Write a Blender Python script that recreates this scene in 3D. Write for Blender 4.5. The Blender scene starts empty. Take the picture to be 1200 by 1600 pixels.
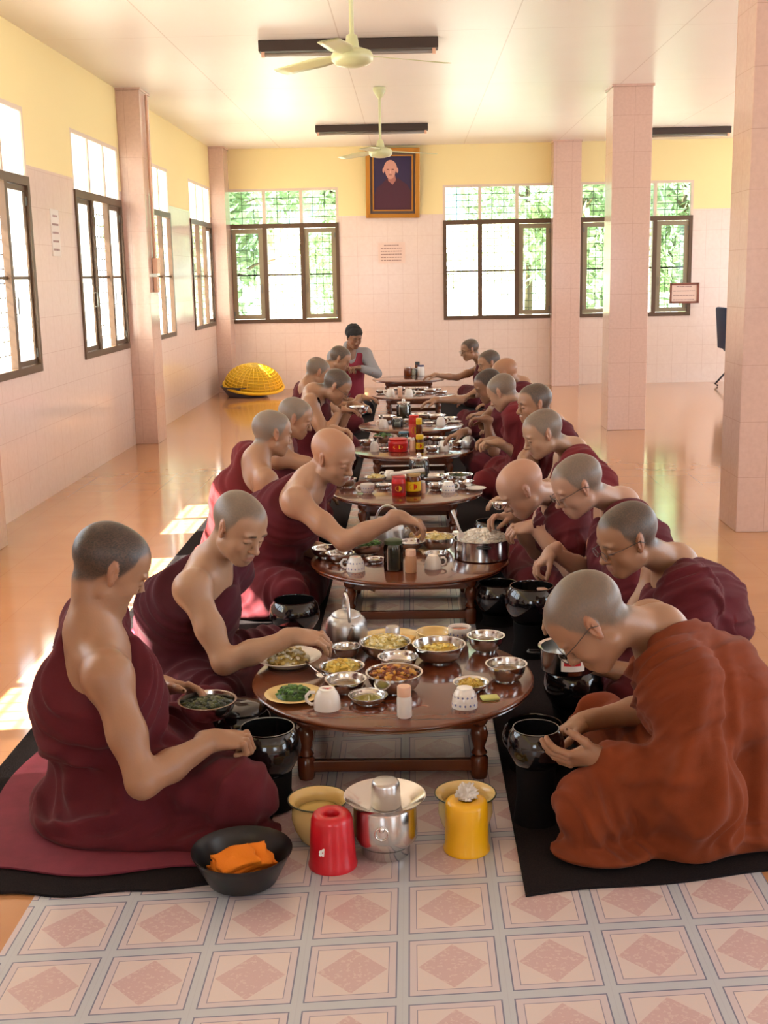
import bpy, bmesh, math, random
import numpy as np
from mathutils import Vector, Matrix
random.seed(7); RNG = np.random.default_rng(11)
SC = bpy.context.scene; COL = SC.collection
PI = math.pi
# ---------------------------------------------------------------- camera
FPX = 1850.0
pit, yaw, rol = map(math.radians, (11.33, 1.47, -1.1)); EYE = Vector((0, 0, 1.5))
CF = Vector((-math.sin(yaw)*math.cos(pit), math.cos(yaw)*math.cos(pit), -math.sin(pit)))
r0 = Vector((math.cos(yaw), math.sin(yaw), 0)); u0 = r0.cross(CF)
CR = r0*math.cos(rol) + u0*math.sin(rol); CU = -r0*math.sin(rol) + u0*math.cos(rol)
cam = bpy.data.objects.new('camera', bpy.data.cameras.new('camera')); COL.objects.link(cam)
cam.matrix_world = Matrix(((CR.x, CU.x, -CF.x, EYE.x), (CR.y, CU.y, -CF.y, EYE.y), (CR.z, CU.z, -CF.z, EYE.z), (0, 0, 0, 1)))
cam.data.sensor_fit = 'VERTICAL'; cam.data.sensor_height = 36; cam.data.lens = FPX/1600*36
cam.data.clip_start = 0.05; cam.data.clip_end = 300
SC.camera = cam
def ray(px, py): return CF + CR*((px-600)/FPX) - CU*((py-800)/FPX)
def atz(px, py, z):                       # the point at height z seen at a pixel
    d = ray(px, py); return EYE + d*((z-EYE.z)/d.z)
def aty(px, py, Y):                       # the point at depth Y seen at a pixel
    d = ray(px, py); return EYE + d*(Y/d.y)
def depth(p): return (Vector(p)-EYE).dot(CF)
# ---------------------------------------------------------------- materials
def srgb(r, g, b):
    return tuple(((c/255)/12.92 if c/255 <= .04045 else ((c/255+.055)/1.055)**2.4) for c in (r, g, b))
def mat(name, col=(.5, .5, .5), rough=.5, metal=0, spec=.5, coat=0, sheen=0, trans=0, emit=None, es=1, noise=None, bump=None, attr=None, sss=0, ior=1.5):
    m = bpy.data.materials.new(name); m.use_nodes = True; nt = m.node_tree; b = nt.nodes['Principled BSDF']
    b.inputs['Base Color'].default_value = (*col, 1); b.inputs['Roughness'].default_value = rough
    b.inputs['Metallic'].default_value = metal; b.inputs['Specular IOR Level'].default_value = spec
    b.inputs['Coat Weight'].default_value = coat; b.inputs['Coat Roughness'].default_value = .08
    b.inputs['Sheen Weight'].default_value = sheen; b.inputs['Transmission Weight'].default_value = trans
    b.inputs['IOR'].default_value = ior
    if sss: b.inputs['Subsurface Weight'].default_value = sss; b.inputs['Subsurface Radius'].default_value = (.012, .005, .003); b.inputs['Subsurface Scale'].default_value = 1
    if emit: b.inputs['Emission Color'].default_value = (*emit, 1); b.inputs['Emission Strength'].default_value = es
    tc = nt.nodes.new('ShaderNodeTexCoord')
    src = None
    if attr:
        a = nt.nodes.new('ShaderNodeAttribute'); a.attribute_name = attr; src = a.outputs['Color']
        nt.links.new(src, b.inputs['Base Color'])
    if noise:                              # (scale, amount[, second colour])
        n = nt.nodes.new('ShaderNodeTexNoise'); n.inputs['Scale'].default_value = noise[0]; n.inputs['Detail'].default_value = 4
        nt.links.new(tc.outputs['Object'], n.inputs['Vector'])
        x = nt.nodes.new('ShaderNodeMix'); x.data_type = 'RGBA'
        c2 = noise[2] if len(noise) > 2 else tuple(c*(1-noise[1]) for c in col)
        r = nt.nodes.new('ShaderNodeMapRange'); r.inputs['From Min'].default_value = .35; r.inputs['From Max'].default_value = .65
        nt.links.new(n.outputs['Fac'], r.inputs['Value']); nt.links.new(r.outputs[0], x.inputs[0])
        x.inputs[6].default_value = (*col, 1); x.inputs[7].default_value = (*c2, 1)
        nt.links.new(x.outputs[2], b.inputs['Base Color'])
    if bump:                               # (scale, distance)
        n = nt.nodes.new('ShaderNodeTexNoise'); n.inputs['Scale'].default_value = bump[0]; n.inputs['Detail'].default_value = 3
        nt.links.new(tc.outputs['Object'], n.inputs['Vector'])
        u = nt.nodes.new('ShaderNodeBump'); u.inputs['Distance'].default_value = bump[1]; u.inputs['Strength'].default_value = .6
        nt.links.new(n.outputs['Fac'], u.inputs['Height']); nt.links.new(u.outputs[0], b.inputs['Normal'])
    return m
class NB:                                  # tiny node-graph builder
    def __init__(s, m): s.m = m; s.nt = m.node_tree; s.b = s.nt.nodes['Principled BSDF']
    def n(s, t, **k):
        x = s.nt.nodes.new(t)
        for a, v in k.items(): setattr(x, a, v)
        return x
    def l(s, a, b): s.nt.links.new(a, b)
    def math(s, op, a, b=None, c=None):
        x = s.n('ShaderNodeMath', operation=op)
        for i, v in enumerate((a, b, c)):
            if v is None: continue
            if isinstance(v, (int, float)): x.inputs[i].default_value = v
            else: s.l(v, x.inputs[i])
        return x.outputs[0]
    def mix(s, f, a, b):
        x = s.n('ShaderNodeMix', data_type='RGBA')
        if isinstance(f, (int, float)): x.inputs[0].default_value = f
        else: s.l(f, x.inputs[0])
        for i, v in ((6, a), (7, b)):
            if isinstance(v, tuple): x.inputs[i].default_value = (*v, 1)
            else: s.l(v, x.inputs[i])
        return x.outputs[2]
    def pos(s):
        g = s.n('ShaderNodeNewGeometry'); x = s.n('ShaderNodeSeparateXYZ'); s.l(g.outputs['Position'], x.inputs[0]); return x.outputs
    def noise(s, sc, det=3, vec=None):
        x = s.n('ShaderNodeTexNoise'); x.inputs['Scale'].default_value = sc; x.inputs['Detail'].default_value = det
        if vec is None: g = s.n('ShaderNodeNewGeometry'); vec = g.outputs['Position']
        s.l(vec, x.inputs['Vector']); return x.outputs['Fac']
def gridline(q, v, period, width, off=0.0):     # 1 near multiples of period
    f = q.math('PINGPONG', q.math('ADD', v, off), period/2)
    return q.math('LESS_THAN', f, width/2)
# ---------------------------------------------------------------- object helpers
def prop(o, label=None, cat=None, group=None, kind=None):
    if label: o['label'] = label
    if cat: o['category'] = cat
    if group: o['group'] = group
    if kind: o['kind'] = kind
    return o
def empty(name, loc=(0, 0, 0), rz=0, parent=None, **k):
    o = bpy.data.objects.new(name, None); COL.objects.link(o); o.location = loc; o.rotation_euler = (0, 0, rz)
    o.empty_display_size = .05
    if parent: o.parent = parent
    return prop(o, **k)
def link(name, me, m, parent=None, smooth=True):
    o = bpy.data.objects.new(name, me); COL.objects.link(o)
    for x in (m if isinstance(m, (list, tuple)) else [m]): me.materials.append(x)
    if smooth: me.polygons.foreach_set('use_smooth', [True]*len(me.polygons))
    if parent: o.parent = parent
    return o
def bobj(name, bm, m, parent=None, smooth=False, angle=None):
    me = bpy.data.meshes.new(name); bm.normal_update(); bm.to_mesh(me); bm.free()
    o = link(name, me, m, parent, smooth or angle is not None)
    if angle is not None: me.set_sharp_from_angle(angle=math.radians(angle))
    return o
def box(bm, lo, hi, bev=0, M=None):
    r = bmesh.ops.create_cube(bm, size=1); vs = r['verts']
    c = [(a+b)/2 for a, b in zip(lo, hi)]; s = [abs(b-a) for a, b in zip(lo, hi)]
    for v in vs: v.co = Vector([v.co[i]*s[i]+c[i] for i in range(3)])
    if M is not None:
        for v in vs: v.co = M @ v.co
    if bev:
        es = list({e for v in vs for e in v.link_edges})
        bmesh.ops.bevel(bm, geom=es, offset=bev, segments=2, affect='EDGES', profile=.5)
def lathe(bm, prof, n=32, c=(0, 0, 0), M=None, wob=None):   # prof: (r, z) pairs
    rings = []
    for r, z in prof:
        if r < 1e-6: rings.append([bm.verts.new((0, 0, z))])
        else: rings.append([bm.verts.new((r*math.cos(2*PI*i/n)*(1 if wob is None else wob(i/n)), r*math.sin(2*PI*i/n)*(1 if wob is None else wob(i/n)), z)) for i in range(n)])
    for a, b in zip(rings, rings[1:]):
        for i in range(n):
            j = (i+1) % n
            if len(a) == 1 and len(b) == 1: continue
            if len(a) == 1: bm.faces.new((a[0], b[j], b[i]))
            elif len(b) == 1: bm.faces.new((a[i], a[j], b[0]))
            else: bm.faces.new((a[i], a[j], b[j], b[i]))
    for rg in rings:
        for v in rg:
            if M is not None: v.co = M @ v.co
            v.co += Vector(c)
def tube(bm, pts, r, n=8, closed=False):
    pts = [Vector(p) for p in pts]; m = len(pts); rs = r if isinstance(r, (list, tuple)) else [r]*m
    up = None; rings = []
    for i, p in enumerate(pts):
        a = pts[(i-1) % m] if (closed or i) else p; b = pts[(i+1) % m] if (closed or i < m-1) else p
        t = (b-a).normalized()
        if up is None: up = Vector((0, 0, 1)) if abs(t.z) < .9 else Vector((1, 0, 0))
        s = t.cross(up).normalized(); up = s.cross(t).normalized()
        rings.append([bm.verts.new(p + (s*math.cos(2*PI*k/n) + up*math.sin(2*PI*k/n))*rs[i]) for k in range(n)])
    for i in range(m if closed else m-1):
        a, b = rings[i], rings[(i+1) % m]
        for k in range(n): bm.faces.new((a[k], a[(k+1) % n], b[(k+1) % n], b[k]))
    if not closed:
        bm.faces.new(rings[0][::-1]); bm.faces.new(rings[-1])
def ball(bm, c, r, u=16, v=10):
    rr = r if isinstance(r, (list, tuple)) else (r, r, r)
    q = bmesh.ops.create_uvsphere(bm, u_segments=u, v_segments=v, radius=1)
    for x in q['verts']: x.co = Vector((x.co.x*rr[0]+c[0], x.co.y*rr[1]+c[1], x.co.z*rr[2]+c[2]))
def fixn(bm): bmesh.ops.recalc_face_normals(bm, faces=bm.faces)
def copy_tree(o, **k):
    c = o.copy(); COL.objects.link(c)
    for ch in list(o.children):
        d = ch.copy(); COL.objects.link(d); d.parent = c
        for g in list(ch.children):
            e = g.copy(); COL.objects.link(e); e.parent = d
    return prop(c, **k)
# ================================================================ materials of the room
XL, YB, ZC = -2.57, 16.1, 3.15          # left wall, back wall, ceiling
XR, YF = 7.2, -3.0
M_wall = mat('wall_tile_and_paint', rough=.25)
q = NB(M_wall); P = q.pos()
u = q.math('ADD', P[0], P[1])
gl = q.math('MAXIMUM', gridline(q, u, .2, .0035), gridline(q, P[2], .25, .0035))
base = q.mix(q.noise(26, 5), srgb(238, 220, 209), srgb(227, 205, 192))
tile = q.mix(q.math('MULTIPLY', gl, .45), base, srgb(196, 160, 142))
up = q.math('GREATER_THAN', P[2], 2.27)
q.l(q.mix(up, tile, srgb(246, 228, 168)), q.b.inputs['Base Color'])
rg = q.math('ADD', q.math('MULTIPLY', up, .5), .16); q.l(rg, q.b.inputs['Roughness'])
q.b.inputs['Specular IOR Level'].default_value = .5
bp = q.n('ShaderNodeBump'); bp.inputs['Distance'].default_value = .002; bp.inputs['Strength'].default_value = .25
q.l(q.math('MULTIPLY', q.noise(6, 1), 1), bp.inputs['Height']); q.l(bp.outputs[0], q.b.inputs['Normal'])
M_col = mat('column_marble_tile', rough=.14)
q = NB(M_col); P = q.pos(); u = q.math('ADD', P[0], P[1])
gl = q.math('MAXIMUM', gridline(q, u, .2, .003, .04), gridline(q, P[2], .32, .003))
base = q.mix(q.noise(40, 6), srgb(222, 190, 174), srgb(204, 170, 155))
q.l(q.mix(q.math('MULTIPLY', gl, .5), base, srgb(170, 130, 115)), q.b.inputs['Base Color'])
M_floor = mat('terracotta_floor_tile', rough=.12, coat=.25)
q = NB(M_floor); P = q.pos()
gl = q.math('MAXIMUM', gridline(q, P[0], .3, .004, .05), gridline(q, P[1], .3, .004))
base = q.mix(q.noise(3.5, 4), srgb(202, 148, 102), srgb(186, 130, 86))
q.l(q.mix(q.math('MULTIPLY', gl, .35), base, srgb(170, 110, 66)), q.b.inputs['Base Color'])
bp = q.n('ShaderNodeBump'); bp.inputs['Distance'].default_value = .0015; bp.inputs['Strength'].default_value = .2
q.l(q.noise(4, 1), bp.inputs['Height']); q.l(bp.outputs[0], q.b.inputs['Normal'])
M_ceil = mat('ceiling_board', rough=.35)
q = NB(M_ceil); P = q.pos()
gl = q.math('MAXIMUM', gridline(q, P[0], 1.2, .008, .48), gridline(q, P[1], 2.4, .006, .9))
q.l(q.mix(q.math('MULTIPLY', gl, .5), q.mix(q.noise(2, 3), srgb(244, 238, 230), srgb(238, 231, 222)), srgb(185, 165, 148)), q.b.inputs['Base Color'])
# printed vinyl sheet
M_vinyl = mat('printed_vinyl', rough=.22)
q = NB(M_vinyl); P = q.pos()
TX, TY = .222, .243
fx = q.math('SUBTRACT', q.math('FRACT', q.math('DIVIDE', q.math('ADD', P[0], 10*TX+.038), TX)), .5)
yy = q.math('ADD', P[1], q.math('MULTIPLY', P[0], -.09))
fy = q.math('SUBTRACT', q.math('FRACT', q.math('DIVIDE', q.math('ADD', yy, -.052), TY)), .5)
ax, ay = q.math('ABSOLUTE', fx), q.math('ABSOLUTE', fy)
mx = q.math('MAXIMUM', ax, ay)
def band(v, a, b): return q.math('MULTIPLY', q.math('GREATER_THAN', v, a), q.math('LESS_THAN', v, b))
dia = q.math('LESS_THAN', q.math('ADD', ax, ay), .345)
speck = q.math('GREATER_THAN', q.noise(110, 2), .58)
c = q.mix(.0, srgb(188, 191, 197), (0, 0, 0))
c = q.mix(q.math('LESS_THAN', mx, .435), c, srgb(206, 192, 195))
inner = q.mix(dia, srgb(216, 200, 195), srgb(204, 174, 172))
inner = q.mix(q.math('MULTIPLY', speck, .5), inner, srgb(220, 200, 193))
c = q.mix(q.math('LESS_THAN', mx, .36), c, inner)
c = q.mix(q.math('MULTIPLY', band(mx, .430, .445), .85), c, srgb(110, 112, 135))
c = q.mix(q.math('MULTIPLY', band(mx, .355, .365), .8), c, srgb(130, 128, 145))
c = q.mix(q.math('MULTIPLY', q.math('LESS_THAN', q.math('ABSOLUTE', q.math('SUBTRACT', ax, .5)), .004), .25), c, srgb(170, 168, 180))
q.l(c, q.b.inputs['Base Color'])
M_mat = mat('black_mat', (.010, .009, .010), 1, bump=(260, .002), noise=(300, .5, (.022, .016, .016)), spec=.1)
M_dkwood = mat('window_frame_paint', srgb(92, 68, 46), .45)
M_case = mat('casement_paint', srgb(150, 138, 112), .5)
M_white = mat('white_frame_paint', srgb(225, 205, 185), .5)
M_iron = mat('grille_iron', srgb(120, 120, 112), .5)
M_glass = bpy.data.materials.new('window_glass'); M_glass.use_nodes = True
nt = M_glass.node_tree; nt.nodes.clear(); o_ = nt.nodes.new('ShaderNodeOutputMaterial'); t_ = nt.nodes.new('ShaderNodeBsdfTransparent'); g_ = nt.nodes.new('ShaderNodeBsdfGlossy')
mx_ = nt.nodes.new('ShaderNodeMixShader'); f_ = nt.nodes.new('ShaderNodeFresnel'); f_.inputs[0].default_value = 1.5
t_.inputs[0].default_value = (.62, .74, .70, 1); g_.inputs['Roughness'].default_value = .03
nt.links.new(f_.outputs[0], mx_.inputs[0]); nt.links.new(t_.outputs[0], mx_.inputs[1]); nt.links.new(g_.outputs[0], mx_.inputs[2]); nt.links.new(mx_.outputs[0], o_.inputs[0])
M_frost = bpy.data.materials.new('frosted_glass'); M_frost.use_nodes = True
nt = M_frost.node_tree; b_ = nt.nodes['Principled BSDF']; t_ = nt.nodes.new('ShaderNodeBsdfTranslucent'); r_ = nt.nodes.new('ShaderNodeBsdfTransparent'); m1 = nt.nodes.new('ShaderNodeMixShader'); m2 = nt.nodes.new('ShaderNodeMixShader')
t_.inputs[0].default_value = (.9, .93, .92, 1); b_.inputs['Base Color'].default_value = (.5, .53, .52, 1); b_.inputs['Roughness'].default_value = .15
m1.inputs[0].default_value = .35; m2.inputs[0].default_value = .7; o_ = nt.nodes['Material Output']
nt.links.new(t_.outputs[0], m1.inputs[1]); nt.links.new(r_.outputs[0], m1.inputs[2]); nt.links.new(b_.outputs[0], m2.inputs[1]); nt.links.new(m1.outputs[0], m2.inputs[2]); nt.links.new(m2.outputs[0], o_.inputs[0])
# ================================================================ shell
def struct(name, bm, m, parent=None, **k):
    o = bobj(name, bm, m, parent, **k)
    if not parent: o['kind'] = 'structure'
    return o
bm = bmesh.new(); box(bm, (XL-.2, YF, -.12), (XR, YB+.2, 0)); struct('floor', bm, M_floor)
bm = bmesh.new(); box(bm, (XL-.2, YF, ZC), (XR, YB+.2, ZC+.12)); struct('ceiling', bm, M_ceil)
def wall(name, axis, at0, at1, a0, a1, holes, z1=ZC):
    bm = bmesh.new()
    xs = sorted({a0, a1, *[h[0] for h in holes], *[h[1] for h in holes]}); zs = sorted({0, z1, *[h[2] for h in holes], *[h[3] for h in holes]})
    for i in range(len(xs)-1):
        for j in range(len(zs)-1):
            cx, cz = (xs[i]+xs[i+1])/2, (zs[j]+zs[j+1])/2
            if any(h[0] < cx < h[1] and h[2] < cz < h[3] for h in holes): continue
            if axis == 'x': box(bm, (at0, xs[i], zs[j]), (at1, xs[i+1], zs[j+1]))
            else: box(bm, (xs[i], at0, zs[j]), (xs[i+1], at1, zs[j+1]))
    bmesh.ops.remove_doubles(bm, verts=bm.verts, dist=1e-5)
    return struct(name, bm, M_wall)
ZS, ZM, ZT = .89, 2.16, 2.64
LW = [(3.12, 4.60), (4.7, 6.18), (6.72, 8.2), (9.32, 10.8), (11.52, 13.0), (14.2, 15.68)]
BW = [(-2.42, -.94), (.44, 1.9), (2.24, 3.72)]
wall('wall_left', 'x', XL-.09, XL, YF, YB+.16, [(a, b, ZS, ZT) for a, b in LW])
wall('wall_back', 'y', YB, YB+.16, XL, XR, [(a, b, ZS, ZT) for a, b in BW] + [(4.6, 6.1, ZS, ZT)])
wall('wall_right', 'x', XR, XR+.16, YF, YB+.16, [(a, b, .5, 2.7) for a, b in ((-1.2, 2.2), (3, 6), (7, 10.4), (11.6, 15))])
wall('wall_front', 'y', YF-.1, YF, XL-.1, XR+.1, [(-1.6, -.3, .9, 2.2), (2.6, 4.2, .9, 2.3)])
# windows: local x along the wall, y outwards
def bars(bm, x0, x1, z0, z1, y, nx, nz, r=.004):
    for i in range(1, nx): x = x0+(x1-x0)*i/nx; box(bm, (x-r, y-r, z0), (x+r, y+r, z1))
    for i in range(1, nz): z = z0+(z1-z0)*i/nz; box(bm, (x0, y-r, z-r), (x1, y+r, z+r))
def window(n, loc, rz, w, closed, opened=(), dp=.09, GM=None):
    GM = GM or M_glass
    root = empty('window_%d' % n, loc, rz, kind='structure')
    f = .045; t = w/3
    bm = bmesh.new()
    box(bm, (0, -.015, ZM-.03), (w, dp, ZM+.03)); box(bm, (0, -.015, ZS), (w, dp, ZS+.05))
    box(bm, (0, -.015, ZS+.05), (f, dp, ZM-.03)); box(bm, (w-f, -.015, ZS+.05), (w, dp, ZM-.03))
    for i in (1, 2): box(bm, (i*t-.028, -.015, ZS+.05), (i*t+.028, dp, ZM-.03))
    box(bm, (f, dp*.3, 1.515), (w-f, dp*.3+.02, 1.535))
    bobj('window_frame', bm, M_dkwood, root)
    bm = bmesh.new(); f2 = .032
    box(bm, (0, .0, ZT-f2), (w, dp-.01, ZT)); box(bm, (0, .0, ZM+.03), (f2, dp-.01, ZT-f2)); box(bm, (w-f2, .0, ZM+.03), (w, dp-.01, ZT-f2))
    for i in (1, 2): box(bm, (i*t-.02, .0, ZM+.03), (i*t+.02, dp-.01, ZT-f2))
    bobj('transom_frame', bm, M_white, root)
    bm = bmesh.new(); bars(bm, f2, w-f2, ZM+.03, ZT-f2, dp+.01, 9, 5)
    bars(bm, f, w-f, ZS+.05, ZM-.03, dp+.01, 15, 13, .003)
    bobj('grille', bm, M_iron, root)
    bm = bmesh.new(); box(bm, (f2, dp*.35, ZM+.03), (w-f2, dp*.35+.004, ZT-f2)); bobj('transom_glass', bm, GM, root)
    for i in range(3):
        x0, x1 = i*t+.03, (i+1)*t-.03
        if i == 0: x0 = f
        if i == 2: x1 = w-f
        if i not in closed and i not in opened: continue
        hinge = empty('casement', (x0 if i != 2 else x1, .02, 0), 0, root)
        if i in opened: hinge.rotation_euler = (0, 0, math.radians(78 if i != 2 else -78))
        s = 1 if i != 2 else -1; W = x1-x0
        bm = bmesh.new(); g = .058 if dp > .05 else .034
        def bx(a, b, z0, z1): box(bm, (min(s*a, s*b), -.014, z0), (max(s*a, s*b), .014, z1))
        bx(0, g, ZS+.055, ZM-.035); bx(W-g, W, ZS+.055, ZM-.035); bx(g, W-g, ZS+.055, ZS+.055+g); bx(g, W-g, ZM-.035-g, ZM-.035)
        bobj('casement_frame', bm, M_case if dp > .05 else M_dkwood, hinge)
        bm = bmesh.new()
        box(bm, (min(s*g, s*(W-g)), -.002, ZS+.05+g), (max(s*g, s*(W-g)), .002, ZM-.03-g)); bobj('pane', bm, GM, hinge)
        bm = bmesh.new(); hx = s*(W-.03)
        tube(bm, [(hx, -.014, 1.40), (hx, -.04, 1.40), (hx, -.04, 1.29), (hx, -.014, 1.29)], .005, 6)
        for z in (1.02, 2.03): box(bm, (min(0, s*.02), -.022, z-.03), (max(0, s*.02), -.013, z+.03))
        bobj('handle', bm, M_iron, hinge)
    return root
# (bays left open have their casements folded back outside)
n = 0
for (a, b), cl, op in zip(BW, ((0, 2), (2,), (0, 2)), ((), (), (1,))):
    n += 1; window(n, (a, YB, 0), 0, b-a, cl, op)
for (a, b), cl, op in zip(LW, ((0,), (), (2,), (0, 2), (0,), (2,)), ((), (), (), (), (), ())):
    n += 1; window(n, (XL, a, 0), PI/2, b-a, cl, op, .03, M_frost)
# columns and pilasters
def column(name, x0, x1, y0, y1):
    bm = bmesh.new(); box(bm, (x0, y0, 0), (x1, y1, ZC-.02), .004)
    box(bm, (x0-.012, y0-.012, ZC-.02), (x1+.012, y1+.012, ZC))
    struct(name, bm, M_col)
column('trim_1', XL, -2.36, 6.28, 6.66); column('trim_2', XL, -2.36, 10.86, 11.24); column('trim_3', XL, -2.38, 15.72, YB)
for i, y in enumerate((6.74, 11.3, 15.86)): column('trim_%d' % (4+i), 1.86, 2.22, y, y+(.38 if i < 2 else .24))
# vinyl and mats
def sheet(name, x0, x1, y0, y1, z, t, m, nx, ny, fx=None, **k):
    bm = bmesh.new(); G = []
    for dz in (0, -t):
        V = []
        for j in range(ny+1):
            row = []
            for i in range(nx+1):
                p = Vector((x0+(x1-x0)*i/nx, y0+(y1-y0)*j/ny, z))
                if fx: p = fx(p, i/nx, j/ny)
                p.z += dz; row.append(bm.verts.new(p))
            V.append(row)
        G.append(V)
    for V in G:
        for j in range(ny):
            for i in range(nx):
                f = (V[j][i], V[j][i+1], V[j+1][i+1], V[j+1][i]); bm.faces.new(f if V is G[0] else f[::-1])
    for e in ([(0, i) for i in range(nx+1)], [(j, nx) for j in range(ny+1)], [(ny, i) for i in range(nx, -1, -1)], [(j, 0) for j in range(ny, -1, -1)]):
        for (a, b), (c, d) in zip(e, e[1:]): bm.faces.new((G[0][a][b], G[1][a][b], G[1][c][d], G[0][c][d]))
    return prop(bobj(name, bm, m, smooth=True, angle=40), **k)
sheet('vinyl_floor_covering', -.955, .865, 1.2, 14.9, .0035, .003, M_vinyl, 2, 6, label='pink and grey vinyl sheet printed with diamond squares laid down the middle', cat='floor covering')
def matedge(p, u, v):
    q = p.copy()
    if v == 0: q.y += .05*u + .012*math.sin(u*9) + .008*math.sin(u*23)
    return q
sheet('sitting_mat', -1.31, -.41, 2.66, 14.6, .011, .007, M_mat, 40, 30, matedge, label='long black sitting mat under the left row of people', cat='mat')
def matedge2(p, u, v):
    q = p.copy()
    if v == 0: q.y += .17*u + .008*math.sin(u*12)
    return q
sheet('sitting_mat', .26, 1.2, 2.655, 14.6, .011, .007, M_mat, 40, 30, matedge2, label='long black sitting mat under the right row of people', cat='mat')
# ================================================================ implicit-surface modelling
F32 = np.float32
def nrm(v): v = np.asarray(v, float); return v/np.linalg.norm(v)
class Grid:
    def __init__(s, lo, hi, cell, O=(0, 0, 0), M=None):
        s.M = np.eye(3) if M is None else np.array(M, float); s.O = np.array(O, float); s.lo = np.array(lo, float); s.c = cell
        s.n = np.maximum(np.ceil((np.array(hi)-s.lo)/cell).astype(int)+1, 4); s.D = np.full(s.n, 1.0, F32)
    def sub(s, c, r):
        l = (np.array(c)-s.O) @ s.M
        a = np.clip(np.floor((l-r-s.lo)/s.c).astype(int), 0, s.n); b = np.clip(np.ceil((l+r-s.lo)/s.c).astype(int)+1, 0, s.n)
        if (b <= a).any(): return None
        sl = tuple(slice(i, j) for i, j in zip(a, b)); X = [(s.lo[i]+s.c*np.arange(a[i], b[i])).astype(F32) for i in range(3)]
        X = (X[0][:, None, None], X[1][None, :, None], X[2][None, None, :])
        P = [sum(F32(s.M[k, i])*X[i] for i in range(3))+F32(s.O[k]) for k in range(3)]
        return sl, P
    def run(s, prims):
        for p in prims:
            q = s.sub(p.c, p.R+p.k*1.2+3*s.c)
            if q is None: continue
            sl, P = q; d = p.f(P); D = s.D[sl]; k = F32(max(p.k, 1e-4))
            if p.op == 'u':
                h = np.clip(.5+.5*(d-D)/k, 0, 1); s.D[sl] = d+(D-d)*h-k*h*(1-h)
            else:
                d = -d; h = np.clip(.5-.5*(d-D)/k, 0, 1); s.D[sl] = d+(D-d)*h+k*h*(1-h)
        return s
    def mesh(s, keep=None):
        D = s.D; S = D < 0; nx, ny, nz = s.n
        o = [(i, j, k) for i in (0, 1) for j in (0, 1) for k in (0, 1)]
        cs = [S[i:nx-1+i, j:ny-1+j, k:nz-1+k] for i, j, k in o]
        m = np.zeros(cs[0].shape, bool); al = np.ones(cs[0].shape, bool)
        for c in cs: m |= c; al &= c
        m &= ~al; idx = np.argwhere(m)
        if not len(idx): return np.zeros((0, 3)), np.zeros((0, 4), int)
        vi = np.full(m.shape, -1, np.int32); vi[m] = np.arange(len(idx))
        acc = np.zeros((len(idx), 3)); cnt = np.zeros(len(idx))
        val = {c: D[idx[:, 0]+c[0], idx[:, 1]+c[1], idx[:, 2]+c[2]].astype(float) for c in o}
        for a in o:
            for ax in range(3):
                if a[ax]: continue
                b = list(a); b[ax] = 1; b = tuple(b); va, vb = val[a], val[b]; e = (va < 0) != (vb < 0)
                t = np.where(e, va/np.where(e, va-vb, 1), 0); p = np.repeat(np.array([a], float), len(idx), 0); p[:, ax] = t
                acc[e] += p[e]; cnt[e] += 1
        V = s.lo+s.c*(idx+acc/cnt[:, None]); Q = []
        for ax in range(3):
            sh = [slice(None)]*3; sh2 = list(sh); sh[ax] = slice(0, -1); sh2[ax] = slice(1, None)
            A, B = S[tuple(sh)], S[tuple(sh2)]; e = np.argwhere(A != B); u, v = [k for k in range(3) if k != ax]
            e = e[(e[:, u] > 0) & (e[:, v] > 0) & (e[:, u] < s.n[u]-1) & (e[:, v] < s.n[v]-1)]
            if not len(e): continue
            def g(du, dv):
                w = e.copy(); w[:, u] += du; w[:, v] += dv; return vi[w[:, 0], w[:, 1], w[:, 2]]
            q = np.stack([g(-1, -1), g(0, -1), g(0, 0), g(-1, 0)], 1); fl = A[e[:, 0], e[:, 1], e[:, 2]]
            if ax == 1: fl = ~fl
            q[~fl] = q[~fl][:, ::-1]; Q.append(q)
        Q = np.concatenate(Q); V = V @ s.M.T+s.O
        if keep is not None:
            kv = keep(V); Q = Q[kv[Q].all(1)]; us = np.unique(Q); mp = np.full(len(V), -1); mp[us] = np.arange(len(us)); V = V[us]; Q = mp[Q]
        return V, Q
class Pr: pass
def ell(c, r, A=None, k=.01, op='u'):
    p = Pr(); p.c = np.array(c, float); r = np.array(r, float); A = np.eye(3) if A is None else np.array(A, float)
    p.R = r.max(); p.k = k; p.op = op
    def f(P):
        x, y, z = (P[i]-F32(p.c[i]) for i in range(3))
        L = [(x*F32(A[0, j])+y*F32(A[1, j])+z*F32(A[2, j])) for j in range(3)]
        k0 = np.sqrt(sum((L[j]/F32(r[j]))**2 for j in range(3)))+F32(1e-6); k1 = np.sqrt(sum((L[j]/F32(r[j]**2))**2 for j in range(3)))+F32(1e-6)
        return k0*(k0-1)/k1
    p.f = f; return p
def cone(a, b, ra, rb, k=.01, op='u', sq=None):
    p = Pr(); a = np.array(a, float); b = np.array(b, float); p.c = (a+b)/2; p.R = np.linalg.norm(b-a)/2+max(ra, rb); p.k = k; p.op = op; d = b-a; dd = d@d+1e-9
    def f(P):
        x, y, z = (P[i]-F32(a[i]) for i in range(3)); h = np.clip((x*F32(d[0])+y*F32(d[1])+z*F32(d[2]))/F32(dd), 0, 1)
        x = x-h*F32(d[0]); y = y-h*F32(d[1]); z = z-h*F32(d[2])
        return np.sqrt(x*x+y*y+z*z)-(F32(ra)+h*F32(rb-ra))
    p.f = f; return p
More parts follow.
